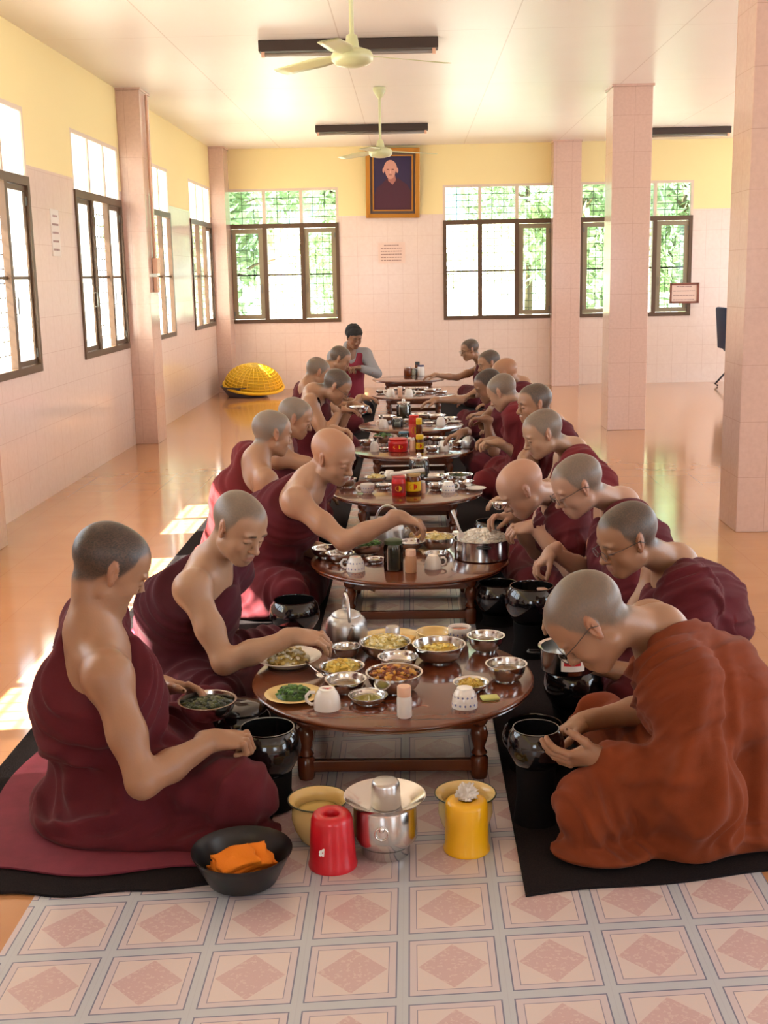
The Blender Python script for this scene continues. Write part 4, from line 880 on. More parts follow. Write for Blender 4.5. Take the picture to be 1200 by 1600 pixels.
def spoon(p0, p1, label, r=.02, mt=None, k=1):
    p0, p1 = Vector(p0), Vector(p1); bm = bmesh.new(); d = (p1-p0); tube(bm, [p0, p0+d*.25, p0+d*.6, p1], [.0035*k, .0028*k, .003*k, .0045*k], 8)
    M = Matrix.Translation(p0-d.normalized()*r*1.1) @ d.to_track_quat('X', 'Z').to_matrix().to_4x4(); q_ = bmesh.ops.create_uvsphere(bm, u_segments=14, v_segments=8, radius=1)
    for v in q_['verts']: v.co = M @ Vector((v.co.x*r*1.4, v.co.y*r, v.co.z*r*.28))
    fixn(bm); o = bobj('spoon', bm, mt or M_steel, smooth=True); prop(o, label, 'spoon')
p = atz(497, 1051, TZ+.03); q_ = atz(478, 1034, TZ+.045); spoon(p, q_, 'steel spoon lying between the curry plate and the yellow vegetables', .014)
kettle(566, 1003, 66, 'dull aluminium kettle with a tall loop handle behind the nearest table\'s soup bowl', 0)
# ---- second table
S2 = 'second table'
p = atz(753, 842, TZ+.085); r = px_r(91, p); p = settle(p, r*.95, 1, TZ); o = empty('rice_pot', (p.x, p.y, TZ+.0004), 0, label='wide shiny steel pot full of white rice on the second table', cat='pot')
bobj('pot_body', bbm([(0, 0), (r*.9, 0), (r*.95, .005), (r*.96, .086), (r, .089), (r, .092), (r*.94, .09), (r*.93, .008), (0, .006)], 48), M_steel, o, angle=45)
for s in (1, -1):
    bm = bmesh.new(); tube(bm, [(s*.03+0, -r*.96, .07), (s*.03, -r*1.06, .072), (0, -r*1.1, .072)], .004, 8); bobj('handle', bm, M_lacq, o, True)
food('cooked_rice', p.x, p.y, TZ+.074, r*.90, .05, 'rice', 'heap of white rice in the wide steel pot', 420, .010, 1.5, cat='rice')
kettle(607, 856, 53, 'shiny kettle with a loop handle behind the reaching arm, second table', 1, spout=-.3)
filled('bowl', 508, 856, 46, 1, 'leftmost steel bowl at the rim of the second table', None, hk=.6)
filled('bowl', 531, 864, 46, 1, 'steel bowl left of the upturned cup on the second table', 'soup', 'soup in the bowl left of the upturned cup, second table', .5, hk=.6)
cup(555, 895, 30, 1, 'upturned patterned cup with handle at left, front of the second table', pattern=True, mark=True, hk=1.5)
filled('bowl', 571, 848, 56, 1, 'steel bowl of chopped greens on the second table', 'greens', 'chopped greens in the steel bowl, second table', .8, hk=.6, n=70, sz=.010)
cup(555, 842, 27, 1, 'upturned white cup at the back left of the second table', hk=1.4)
filled('dish', 586, 873, 30, 1, 'tiny steel sauce saucer left of the dark jar, second table', 'sauce', 'sauce in the tiny saucer left of the dark jar', .55)
jar(615, 894, 31, 48, 1, 'clear glass jar with dark pickle and green lid, second table', lid=mat('green_lid', srgb(70, 90, 55), .5), content=mat('pickle', srgb(70, 62, 45), .5, noise=(40, .6)), fillk=.85)
jar(642, 896, 18, 36, 1, 'peach-lidded spice shaker beside the dark jar, second table', body=mat('spice', srgb(200, 150, 110), .5), lid=M_peach, cat='shaker', name='spice_shaker', lidk=.25)
cup(677, 891, 28, 1, 'upturned white cup with handle at right, front of the second table', side=1, hk=1.5)
filled('bowl', 681, 864, 38, 1, 'small steel bowl behind the right-handed cup, second table', 'soup', 'broth in the small bowl behind the right-handed cup', .5, hk=.55)
filled('bowl', 642, 846, 44, 1, 'steel bowl at the centre of the second table', None, hk=.55)
filled('bowl', 684, 838, 56, 1, 'deep steel bowl of yellow cabbage under the reaching hand', 'noodle', 'yellow cabbage in the deep bowl under the reaching hand', .75, hk=.72, n=60, sz=.010)
filled('bowl', 620, 829, 42, 1, 'steel bowl behind the centre of the second table', 'soup', 'soup in the bowl behind the centre of the second table', .5, hk=.6)
filled('plate', 684, 823, 66, 1, 'cream plate with a bread piece at the back of the second table', 'bread', 'broken bread on the back plate of the second table', hk=.012, n=12, sz=.022, mt=M_cream, mound=.3, fname='bread')
cup(716, 834, 25, 1, 'upturned white cup behind the rice pot, second table', hk=1.1, handle=False)
a_ = atz(720, 838, TZ+.10); b_2 = atz(707, 801, TZ+.20); spoon((a_.x, a_.y, TZ+.115), (b_2.x, b_2.y, TZ+.21), 'steel ladle standing in the white rice', .03, M_steel2, 2.0)
# ---- third table
filled('bowl', 540, 748, 33, 2, 'deep steel bowl at the left rim of the third table', 'soup', 'soup at the left rim of the third table', .5)
cup(574, 773, 23, 2, 'upright white patterned cup on the third table', up=True, pattern=True, hk=1.35)
filled('dish', 587, 745, 37, 2, 'steel dish of yellow food behind the upright cup, third table', 'noodle', 'yellow food behind the upright cup, third table', .6, n=30, sz=.011)
filled('dish', 600, 757, 26, 2, 'small steel saucer right of the upright cup, third table', None)
cup(591, 739, 20, 2, 'upturned white cup at the back left of the third table', hk=1.3)
filled('dish', 606, 738, 30, 2, 'shallow steel dish by the tall glass jar, third table', None)
jar(628, 737, 31, 32, 2, 'tall round glass jar with a knobbed steel lid, third table', knob=True, content=mat('weak_tea', srgb(190, 160, 120), .3), fillk=.35, lidk=.1)
jA = jar(623, 776, 22, 31, 2, 'red-lidded sauce jar with red label, third table', body=M_can, lid=mat('pink_red_lid', srgb(220, 90, 90), .4), lab=mat('dark_red_label', srgb(150, 25, 25), .4), name='sauce_jar')
jB = jar(646, 774, 25, 33, 2, 'amber sauce jar with yellow label, right of the red-lidded jar', body=M_amber, lid=mat('tan_lid', srgb(190, 160, 110), .4), lab=M_yl, name='sauce_jar')
jar(660, 771, 10, 19, 2, 'little pale shaker beside the amber jar', body=M_peach, lid=M_china, cat='shaker', name='pepper_shaker')
pa, pb = jA[0], jB[0]; dd = (pb-pa).normalized(); a_ = pa-dd*.05+Vector((0, 0, jA[2]+.0115)); b_2 = pb+dd*.07+Vector((0, 0, jB[2]+.0145)); bm = bmesh.new(); tube(bm, [a_, (a_+b_2)/2, b_2], [.010, .013, .012], 12); fixn(bm); o = bobj('paper_roll', bm, M_tissue, smooth=True); prop(o, 'rolled white napkin lying across the jars of the third table', 'napkin')
filled('dish', 675, 743, 40, 2, 'wide steel dish at the centre right of the third table', None)
filled('bowl', 681, 756, 26, 2, 'small steel bowl behind the front cup, third table', 'soup', 'soup behind the front cup, third table', .6)
cup(701, 770, 22, 2, 'upturned white cup with handle at right, front of the third table', side=1, pattern=True, hk=1.5)
filled('bowl', 717, 741, 44, 2, 'largest steel bowl at the right of the third table', 'dark', 'dark greens in the largest bowl, third table', .6, n=30, sz=.012)
filled('bowl', 723, 750, 30, 2, 'steel bowl overlapped by the largest one, third table', 'soup', 'soup in the overlapped bowl, third table', .5)
filled('plate', 737, 760, 32, 2, 'plain white plate at the right rim of the third table', hk=.014)
filled('dish', 701, 731, 32, 2, 'steel dish at the back right of the third table', None)
# ---- fourth table
filled('bowl', 556, 672, 34, 3, 'steel bowl of greens at the left rim of the fourth table, under a hand', 'greens', 'greens in the bowl under a hand, fourth table', .8, n=30, sz=.014)
filled('bowl', 573, 688, 26, 3, 'steel bowl left of the tall white cup, fourth table', None)
cup(585, 706, 15, 3, 'slim upturned white cup at the front left of the fourth table', hk=2.0, handle=False)
filled('dish', 600, 700, 18, 3, 'tiny steel saucer left of the flat red tin', None)
jar(622, 707, 32, 20, 3, 'flat round red tin with white emblem, fourth table', body=M_can, lid=M_can, lab=M_can, cat='tin', name='biscuit_tin')
jar(629, 689, 18, 15, 3, 'small clear jar with a blue lid, fourth table', lid=mat('blue_lid', srgb(90, 150, 190), .4), content=M_tissue, fillk=.5)
jar(642, 687, 17, 40, 3, 'tall red powder can, fourth table', body=M_can, lid=M_can, lab=mat('pale_red_label', srgb(225, 90, 80), .4), cat='can', name='powder_can', lidk=.05)
jar(655, 692, 10, 38, 3, 'dark bottle with a bright yellow cap behind the tin, fourth table', body=M_amber, lid=M_yl, cat='bottle', name='sauce_bottle', lidk=.25)
jar(656, 706, 13, 26, 3, 'squat bottle with a yellow label at the front of the fourth table', body=M_amber, lid=M_yl, lab=M_yl, cat='bottle', name='sauce_bottle', lidk=.25)
jar(645, 706, 9, 20, 3, 'little pale shaker between tin and bottle, fourth table', body=M_peach, lid=M_china, cat='shaker', name='pepper_shaker')
filled('bowl', 675, 698, 23, 3, 'steel bowl right of the squat bottle, fourth table', None)
cup(694, 706, 18, 3, 'upturned white cup with handle at right, front of the fourth table', side=1, hk=1.8)
cup(606, 684, 15, 3, 'upturned white cup behind the red tin, fourth table', hk=1.4)
for x, y, w in ((588, 679, 23), (670, 678, 20), (686, 680, 22), (715, 690, 26), (702, 682, 24), (640, 676, 22)): filled('bowl', x, y, w, 3, 'small steel bowl among the crowd at the back of the fourth table', group='small steel bowls at the back of the fourth table', hk=.6)
kettle(734, 700, 22, 'small shiny steel teapot between two hands at the right of the fourth table', 3)
# ---- fifth, sixth and last
jar(620, 648, 22, 26, 4, 'tall clear jar with knobbed lid, fifth table', knob=True, content=mat('dark_tea', srgb(95, 75, 55), .3), fillk=.8)
cup(599, 669, 16, 4, 'upturned white cup with handle at left, fifth table', hk=1.6)
cup(689, 665, 15, 4, 'upturned white cup with handle at right, fifth table', side=1, hk=1.7)
jar(621, 668, 17, 15, 4, 'short clear jar at the front of the fifth table', content=M_tissue, fillk=.5)
for x, y, w in ((583, 646, 28), (610, 652, 18), (648, 645, 34), (670, 660, 17), (705, 643, 30), (704, 652, 24), (640, 655, 22), (676, 646, 26), (660, 638, 24)): filled('bowl', x, y, w, 4, 'small steel bowl in the clutter of the fifth table', group='small steel bowls on the fifth table', hk=.5)
filled('plate', 708, 657, 20, 4, 'white plate at the right rim of the fifth table', hk=.012)
cup(610, 619, 14, 5, 'upturned white cup at the left front of the sixth table', hk=1.6)
cup(639, 620, 14, 5, 'upturned white cup at the right front of the sixth table', side=1, hk=1.7)
jar(625, 620, 7, 16, 5, 'slim shaker between the two cups of the sixth table', body=M_peach, lid=M_china, cat='shaker', name='pepper_shaker')
for x, y, w in ((595, 610, 18), (622, 606, 20), (655, 612, 20), (672, 608, 22), (690, 611, 20), (645, 603, 18), (665, 600, 18), (698, 605, 16)): filled('bowl', x, y, w, 5, 'small steel bowl on the far sixth table', group='small steel bowls on the sixth table', hk=.5)
jar(637, 588, 12, 14, 6, 'squat brown sauce jar on the last table', body=M_amber, lid=M_steel); jar(648, 587, 12, 12, 6, 'squat clear jar on the last table')
jar(660, 584, 11, 16, 6, 'white jar with a dark blue lid on the last table', body=M_china, lid=mat('navy_lid', srgb(50, 60, 110), .4)); jar(670, 584, 8, 21, 6, 'tall amber bottle at the right of the last table', body=M_amber, lid=M_lacq, cat='bottle', name='sauce_bottle', lidk=.2)
# ================================================================ floor things in front
def fl(px, py, r=0): p = atz(px, py, .004); return Vector((p.x, p.y+r, .0042))
p = fl(518, 1369); r = px_r(76, p); p.y += r; o = empty('tissue_holder', p, 0, label='red plastic tissue-roll holder with a hole in its top', cat='tissue holder'); h = r*2.35
bobj('holder_body', bbm([(r*.86, .004), (r*1.02, 0), (r*1.04, .006), (r*.98, .016), (r*.93, h*.5), (r*.87, h*.88), (r*.80, h*.96), (r*.68, h), (r*.36, h*.985), (r*.32, h*.96), (r*.30, h*.75), (r*.8, h*.72), (r*.86, .004)], 44), M_red, o, angle=60)
bm = bmesh.new(); M = Matrix.Translation((-r*.35, -r*.90, h*.42)) @ Matrix.Rotation(PI/2, 4, 'X') @ Matrix.Rotation(.38, 4, 'Y')
for i in range(5):
    a = i*2*PI/5; c = Vector((.0065*math.cos(a), .0065*math.sin(a), .0015)); bm.faces.new([bm.verts.new(M @ (c+Vector((.005*math.cos(t), .005*math.sin(t), 0)))) for t in np.linspace(0, 2*PI, 9)[:-1]])
bobj('flower_sticker', bm, M_tissue, o)
p = fl(731, 1343); r = px_r(72, p); p.y += r; o = empty('tissue_holder', p, 0, label='yellow plastic tissue-roll holder with white tissue poking out', cat='tissue holder'); h = r*2.35
bobj('holder_body', bbm([(r*.9, .004), (r*1.02, 0), (r*1.04, .006), (r*.97, .014), (r*.95, h*.5), (r*.93, h*.9), (r*.86, h*.97), (r*.68, h), (r*.34, h*.99), (r*.3, h*.75), (r*.8, h*.72), (r*.9, .004)], 44), M_yel, o, angle=60)
def crumple(name, c, r, m, seed=0, parent=None, label=None, cat=None, fl_=1.0, amp=.35):
    bm = bmesh.new(); v = bmesh.ops.create_icosphere(bm, subdivisions=4, radius=1)['verts']; A = np.array([w.co[:] for w in v]); d = 1+amp*(ridge(sn(A, 2.6, seed)*1.2)*.6+ridge(sn(A, 5, seed+1))*.3); 
    for w, k in zip(v, d): w.co = Vector((w.co.x*r[0]*k, w.co.y*r[1]*k, max(w.co.z*r[2]*k*fl_, -r[2]*.4)))
    o = bobj(name, bm, m, parent, True); o.location = c
    if label: prop(o, label, cat)
    return o
crumple('tissue', (0, 0, h+.012), (.024, .02, .026), M_tissue, 3, o, amp=.5)
p = fl(602, 1350); r = px_r(100, p); p.y += r*.8; o = empty('steel_spittoon', p, 0, label='shiny steel spittoon with a wide flared rim and ring handles', cat='spittoon'); h = r*1.85
bobj('spittoon_body', bbm([(0, 0), (r*.74, 0), (r*.78, h*.03), (r*.76, h*.16), (r*.82, h*.2), (r*1.0, h*.30), (r*1.03, h*.40), (r*1.0, h*.85), (r*.98, h*.9), (r*1.28, h*1.04), (r*1.30, h*1.055), (r*1.26, h*1.05), (r*.9, h*.90), (r*.6, h*.86), (0, h*.85)], 56), M_steel, o, angle=50)
for a in (-PI/2-.08, PI/2):
    d = Vector((math.cos(a), math.sin(a), 0)); bm = bmesh.new(); ball(bm, d*(r*1.02)+Vector((0, 0, h*.68)), (.008, .008, .009)); t = Vector((-d.y, d.x, 0))
    tube(bm, [d*(r*1.05)+Vector((0, 0, h*.60))+t*.017*math.cos(k)+Vector((0, 0, .017*math.sin(k))) for k in np.linspace(0, 2*PI, 17)[:-1]], .0022, 6, True); fixn(bm); bobj('ring_handle', bm, M_steel, o, True)
bm = bmesh.new(); lathe(bm, [(0, 0), (.038, 0), (.040, .004), (.037, .06), (.034, .068), (.028, .071), (0, .069)], 36); fixn(bm); o2 = bobj('steel_tumbler', bm, M_steel2, angle=50); o2.location = (p.x+.003, p.y, p.z+h*.861); prop(o2, 'upturned steel tumbler standing inside the spittoon rim', 'tumbler')
for px, py, w, lab in ((497, 1249, 94, 'cream enamel chamber bowl behind the red tissue holder'), (727, 1240, 95, 'cream enamel chamber bowl behind the yellow tissue holder')):
    q_ = atz(px, py, .12); r = px_r(w, q_); h = .118; o = empty('enamel_bowl', (q_.x, q_.y, .0042), 0, label=lab, cat='bowl', group='cream enamel bowls on the vinyl')
    bobj('bowl_body', bbm([(0, 0), (r*.55, 0), (r*.62, .006), (r*.80, h*.3), (r*.90, h*.55), (r*.88, h*.75), (r*.80, h*.86), (r*.84, h*.93), (r, h), (r*.98, h+.001), (r*.80, h*.94), (r*.76, h*.84), (r*.82, h*.6), (r*.70, h*.25), (r*.5, .012), (0, .012)], 44), M_cream, o, angle=60)
    bm = bmesh.new(); tube(bm, [(r*math.cos(t), r*math.sin(t), h) for t in np.linspace(0, 2*PI, 41)[:-1]], .0022, 6, True); bobj('dark_rim', bm, M_green, o, True)
    liquid('water', q_.x, q_.y, .0042+h*.72, r*.74, 'mixed', 'still water in the '+lab.replace('chamber ', ''))
# black basin with the orange cloth
q_ = atz(378, 1333, .085); r = px_r(158, q_); o = bobj('basin', bbm([(0, 0), (r*.62, 0), (r*.68, .004), (r*.94, .07), (r, .082), (r, .086), (r*.96, .083), (r*.9, .068), (r*.64, .010), (0, .008)], 56), mat('black_basin_plastic', (.006, .006, .007), .32), angle=50); o.location = (q_.x, q_.y, .0115); prop(o, 'shallow glossy black basin on the corner of the left mat', 'basin')
bz = (q_.x, q_.y, .0115+.010)
bm = bmesh.new()
for k, (sx, sy, dx, dy, a) in enumerate(((.078, .050, 0, 0, 0), (.074, .047, .002, .003, .05), (.070, .043, -.004, .002, -.06), (.050, .040, -.018, .004, -.02))):
    b0 = bmesh.new(); bmesh.ops.create_cube(b0, size=1); bmesh.ops.subdivide_edges(b0, edges=b0.edges, cuts=14, use_grid_fill=True); RZ = Matrix.Rotation(a, 3, 'Z')
    for v in b0.verts:
        u_, w_, z_ = v.co.x*2, v.co.y*2, v.co.z*2; rr_ = (max(abs(u_), abs(w_)))**8; z2 = z_*.0068*(1-.45*rr_)+k*.0125+.004*math.sin(u_*4+k*1.3)*math.sin(w_*3+k)+.004*u_*u_
        v.co = RZ @ Vector((u_*sx+.004*math.sin(w_*5+k*2), w_*sy+.006*math.sin(u_*3.2+k*.4), z2))+Vector((dx, dy, 0))
    me_ = bpy.data.meshes.new('t'); b0.to_mesh(me_); b0.free(); bm.from_mesh(me_); bpy.data.meshes.remove(me_)
o = bobj('folded_cloth', bm, M_orange, smooth=True); o.location = (bz[0]+.004, bz[1]-.005, bz[2]+.022); o.rotation_euler = (.20, -.12, .45); prop(o, 'folded bright orange cloth lying in the black basin', 'cloth')
# alms bowls and what stands by the people
def alms(x, y, r, label, hgt=.19, lid=False, group='black alms bowls'):
    o = empty('alms_bowl', (x, y, .0115), 0, label=label, cat='alms bowl', group=group)
    z = max(.03, hgt-1.55*r); bobj('ring_stand', bbm([(r*.66, 0), (r*.78, 0), (r*.66, z*.5), (r*.70, z+.016), (r*.64, z+.018), (r*.58, z*.5), (r*.66, 0)], 32), M_matte, o, angle=60)
    H_ = hgt-z
    bobj('bowl_body', bbm([(0, z), (r*.4, z+.003), (r*.75, z+H_*.18), (r*.97, z+H_*.45), (r, z+H_*.62), (r*.93, z+H_*.86), (r*.80, z+H_*.97), (r*.82, z+H_), (r*.78, z+H_), (r*.76, z+H_*.95), (r*.9, z+H_*.6), (r*.5, z+H_*.12), (0, z+H_*.08)], 44), M_black, o, angle=60)
    if lid: bobj('lid', bbm([(r*.84, z+H_-.004), (r*.86, z+H_+.004), (r*.6, z+H_+.018), (r*.25, z+H_+.024), (0, z+H_+.024)], 40), M_black, o, True)
    return o
alms(-.425, 3.17, .095, 'black alms bowl under the fist of the nearest left person', .235)
alms(-.535, 3.40, .095, 'lidded black alms bowl carrying the steel bowl of greens', .205, True)
filled('bowl', 324, 1094, 92, 0, 'shiny steel bowl of dark greens beside the nearest left person', 'dark', 'dark cooked greens in the bowl beside the nearest left person', .62, z0=.2405, hk=.62, n=150, sz=.010, mound=.3)
alms(.325, 3.06, .078, 'black alms bowl between the hands of the rust-robed person', .27, group='black alms bowls')
alms(.36, 3.42, .10, 'black alms bowl on the mat beyond the rust-robed person\'s hands', .14)
alms(.52, 3.74, .10, 'lidded black alms bowl under the labelled steel pot', .215, True)
p = atz(888, 1008, .335); r = px_r(94, p); o = empty('steel_pot', (p.x, p.y, .2535), 0, label='steel cooking pot with a white and red label, before the second right person', cat='pot')
bobj('pot_body', bbm([(0, 0), (r*.80, 0), (r*.9, .008), (r*.92, .07), (r, .078), (r, .081), (r*.9, .078), (r*.86, .01), (0, .008)], 44), M_steel, o, angle=50)
bm = bmesh.new(); tube(bm, [(-r*.95, .015, .06), (-r*1.3, .012, .062), (-r*1.34, 0, .062), (-r*1.3, -.012, .062), (-r*.95, -.015, .06)], .004, 8); bobj('handle', bm, M_lacq, o, True)
def onring(r, t0_, t1_, z0_, z1_, n=8):
    bm = bmesh.new()
    for i in range(n):
        a, b = t0_+(t1_-t0_)*i/n, t0_+(t1_-t0_)*(i+1)/n; bm.faces.new([bm.verts.new((r*math.cos(t), r*math.sin(t), z)) for t, z in ((a, z0_), (b, z0_), (b, z1_), (a, z1_))])
    return bm
bobj('paper_label', onring(r*.925, -1.95, -1.1, .022, .062), M_tissue, o, True); bobj('red_lettering', onring(r*.932, -1.85, -1.25, .040, .052), M_redp, o, True)
alms(.46, 4.52, .105, 'black alms bowl being stirred by the third right person', .28)
alms(.36, 4.95, .10, 'black alms bowl near the rice pot, right side', .18); alms(-.50, 4.72, .105, 'black alms bowl beside the red cloth on the left mat', .18)
alms(-.53, 4.3, .095, 'black alms bowl in front of the young person', .17); alms(.40, 5.75, .10, 'black alms bowl at the feet of the bald pink person', .17); alms(.42, 6.3, .10, 'black alms bowl before the person with ear to the camera', .17); alms(-.52, 6.3, .10, 'black alms bowl before the sunlit red robe', .17)
p = PX(781, 783, 4.98); dish('bowl', p[0], p[1], p[2]-.035, .036, 'small steel bowl held up to the bald pink person\'s mouth', 'bowl')
p = PX(561, 636, 8.42); dish('bowl', p[0], p[1], p[2]-.05, .075, 'steel bowl in the hands of the bespectacled person on the left', 'bowl')
# cloths
def wavy(a, f, s): return lambda p, u, v: Vector((p.x+a*math.sin(v*f+s), p.y+a*1.4*math.sin(u*f*1.3+s), p.z+.003*math.sin(u*17+s)*math.sin(v*13)))
sheet('sitting_cloth', -1.22, -.45, 2.775, 3.7, .020, .005, M_cloth, 40, 30, wavy(.018, 7, .5), label='maroon pink sitting cloth spread under the nearest left person', cat='cloth')
sheet('sitting_cloth', -.62, -.42, 4.45, 4.85, .020, .005, mat('red_cloth', srgb(120, 25, 22), .9), 24, 20, wavy(.02, 7, 2), label='small red cloth lying on the left mat by the second table', cat='cloth')
crumple('robe_bundle', (-1.03, 4.70, .05), (.13, .10, .08), mat('rose_red_cloth', srgb(190, 50, 75), .9), 5, None, 'crumpled sunlit pink-red cloth behind the young person', 'cloth')
p = atz(860, 1000, .02)
# ================================================================ ceiling and walls
def fan(x, y, a0, label):
    o = empty('ceiling_fan', (x, y, ZC), 0, label=label, cat='fan', group='pale green ceiling fans'); z = -.55
    bm = bmesh.new(); lathe(bm, [(0, -.004), (.055, -.004), (.058, -.03), (.03, -.085), (.012, -.10), (.012, z+.10), (.028, z+.09), (.038, z+.03), (0, z+.02)], 24); fixn(bm); bobj('down_rod', bm, M_fan, o, angle=50)
    bm = bmesh.new(); lathe(bm, [(0, z+.035), (.05, z+.03), (.095, z+.015), (.108, z-.005), (.105, z-.03), (.085, z-.05), (.04, z-.060), (0, z-.062)], 32); fixn(bm); bobj('motor_housing', bm, M_fan, o, True)
    for k in range(3):
        a = a0+k*2*PI/3; bm = bmesh.new(); R = Matrix.Rotation(a, 4, 'Z'); rows = []
        for i in range(9):
            t = i/8; x_ = .09+.43*t; w = .028+.030*min(t*3, 1)-.006*t; tw = math.radians(14-6*t)
            rows.append([bm.verts.new(R @ Vector((x_+(.012 if t == 1 and abs(j) < 2 else 0), w*j/2*math.cos(tw), z-.005-.02*t+w*j/2*math.sin(tw)+dz))) for dz in (.003, 0) for j in (-2, -1, 0, 1, 2)])
        for i in range(8):
            A_, B_ = rows[i], rows[i+1]
            for s in (0, 5):
                for j in range(4): bm.faces.new((A_[s+j], A_[s+j+1], B_[s+j+1], B_[s+j]))
            for j in (0, 4): bm.faces.new((A_[j], B_[j], B_[5+j], A_[5+j]))
        bm.faces.new((*rows[-1][:5], *rows[-1][5:][::-1])); fixn(bm); bobj('fan_blade', bm, M_fan, o, True)
fan(-.28, 6.35, .35, 'pale green ceiling fan nearest the camera, over the third table'); fan(-.255, 11.15, .28, 'pale green ceiling fan further back, in front of the portrait')
def fixture(x0, x1, y, label):
    o = empty('tube_light', ((x0+x1)/2, y, ZC), 0, label=label, cat='light', group='dark unlit tube lights on the ceiling'); L = (x1-x0)/2
    bm = bmesh.new(); box(bm, (-L, -.065, -.075), (L, .065, -.001), .004); bobj('light_housing', bm, M_fix, o)
    bm = bmesh.new(); tube(bm, [(-L+.04, -.03, -.095), (L-.04, -.03, -.095)], .014, 12); bobj('fluorescent_tube', bm, M_tube, o, True)
    for s in (-1, 1):
        bm = bmesh.new(); box(bm, (s*(L-.03)-.012, -.045, -.112), (s*(L-.03)+.012, -.015, -.07)); bobj('lamp_holder', bm, M_peach, o)
fixture(-1.06, .22, 8.95, 'dark tube light fixture behind the nearer ceiling fan'); fixture(-1.04, .22, 13.85, 'dark tube light fixture above the portrait'); fixture(2.55, 3.83, 14.8, 'dark tube light fixture beyond the free-standing columns')
# portrait
o = empty('framed_portrait', ((-.215), YB-.046, 2.675), 0, label='gilt-framed portrait of a robed elderly figure above the notice', cat='picture'); o.rotation_euler = (math.radians(5), math.radians(.8), 0)
W_, H_ = .325, .415
bm = bmesh.new()
for a in (-1, 1): box(bm, (a*W_-.028, -.045, -H_-.028), (a*W_+.028, -.001, H_+.028), .006); box(bm, (-W_, -.045, a*H_-.028), (W_, -.001, a*H_+.028), .006)
bobj('picture_frame', bm, M_gold, o)
bm = bmesh.new(); box(bm, (-W_, -.014, -H_), (W_, -.006, H_)); bobj('mount', bm, M_ply, o)
def poly(pts, y, m, nm, par): bm = bmesh.new(); bm.faces.new([bm.verts.new((a, y, b)) for a, b in pts]); return bobj(nm, bm, m, par)
iw, ih = .256, .346
bm = bmesh.new()
for a in (-1, 1): box(bm, (a*iw-.008, -.026, -ih-.008), (a*iw+.008, -.012, ih+.008)); box(bm, (-iw, -.026, a*ih-.008), (iw, -.012, a*ih+.008))
bobj('inner_moulding', bm, M_gold, o)
pc = bpy.data.objects.new('picture', None); COL.objects.link(pc); pc.parent = o
poly([(-iw, -ih), (iw, -ih), (iw, ih), (-iw, ih)], -.016, mat('navy_backdrop', srgb(42, 28, 70), .4), 'backdrop', pc)
poly([(-.255, -.345), (.255, -.345), (.25, -.12), (.19, -.02), (.10, .04), (.06, .07), (.02, .0), (-.02, .03), (-.08, .06), (-.13, .0), (-.21, -.06), (-.25, -.18)], -.018, mat('portrait_robe', srgb(72, 28, 48), .5), 'painted_robe', pc)
skp = mat('portrait_skin', srgb(205, 150, 135), .5)
poly([(-.03+(.088 if math.sin(t) > -.1 else .070)*math.cos(t), .175+(.115 if math.sin(t) > 0 else .125)*math.sin(t)) for t in np.linspace(0, 2*PI, 25)[:-1]]+[], -.020, skp, 'painted_head', pc)
poly([(-.065, .10), (.03, .10), (.045, .04), (.0, -.02), (-.06, .03)], -.019, mat('portrait_neck', srgb(170, 110, 100), .5), 'painted_neck', pc)
for s in (-1, 1): poly([(-.03+s*.090+.013*math.cos(t), .16+.034*math.sin(t)) for t in np.linspace(0, 2*PI, 13)[:-1]], -.0195, skp, 'painted_ear', pc)
dk = mat('portrait_shadow', srgb(120, 70, 62), .5)
for s in (-1, 1): poly([(-.03+s*.032-.018, .165), (-.03+s*.032+.018, .165), (-.03+s*.032+.014, .178), (-.03+s*.032-.014, .178)], -.021, dk, 'painted_eye', pc)
poly([(-.055, .100), (-.005, .100), (-.012, .108), (-.048, .108)], -.021, dk, 'painted_mouth', pc); poly([(-.040, .125), (-.020, .125), (-.026, .165), (-.034, .165)], -.0208, mat('portrait_nose', srgb(225, 175, 158), .5), 'painted_nose', pc)
# notices
def notice(loc, w, h, rows, label, frame=False, rz=0, ry=0, name='notice', m=None):
    o = empty(name, loc, rz, label=label, cat='notice'); o.rotation_euler = (0, ry, rz)
    bm = bmesh.new(); box(bm, (-w/2, -.006, -h/2), (w/2, 0, h/2)); bobj('paper', bm, m or M_paper, o)
    bm = bmesh.new(); rr = random.Random(int(w*1000))
    for i in range(rows):
        z = h*(.36-.72*i/(rows-1)); x = -w*.40 + (w*.12 if i == 0 else 0); e = w*.40-(w*.12 if i == 0 else rr.uniform(0, w*.1))
        while x < e:
            l = rr.uniform(.03, .09)*w*1.4; l = min(l, e-x); bm.faces.new([bm.verts.new(p_) for p_ in ((x, -.0068, z-h*.022), (x+l*.8, -.0068, z-h*.022), (x+l*.8, -.0068, z+h*.022), (x, -.0068, z+h*.022))]); x += l
    bobj('printed_lines', bm, M_ink, o)['kind'] = 'stuff'
    if frame:
        bm = bmesh.new(); f = .014
        for a in (-1, 1): box(bm, (a*w/2-f, -.018, -h/2-f), (a*w/2+f, -.001, h/2+f)); box(bm, (-w/2, -.018, a*h/2-f), (w/2, -.001, a*h/2+f))
        bobj('notice_frame', bm, M_fr, o)
    return o
M_fr = mat('reddish_wood_frame', srgb(130, 70, 48), .4)
p = aty(612, 395, YB); notice(p, .36, .27, 6, 'plain paper notice taped below the portrait', ry=.0)
q_ = aty(1069, 458, YB-.06); notice(q_, .36, .24, 4, 'small wood-framed notice hanging by the right back window', frame=True)
bm = bmesh.new(); tube(bm, [(q_.x, q_.y, q_.z+.13), (q_.x-.0, q_.y+.01, q_.z+.26)], .003, 5); bobj('hanging_hook', bm, M_iron, None); o = bpy.data.objects['hanging_hook']; prop(o, 'thin hook wire above the wood-framed notice', 'hook')
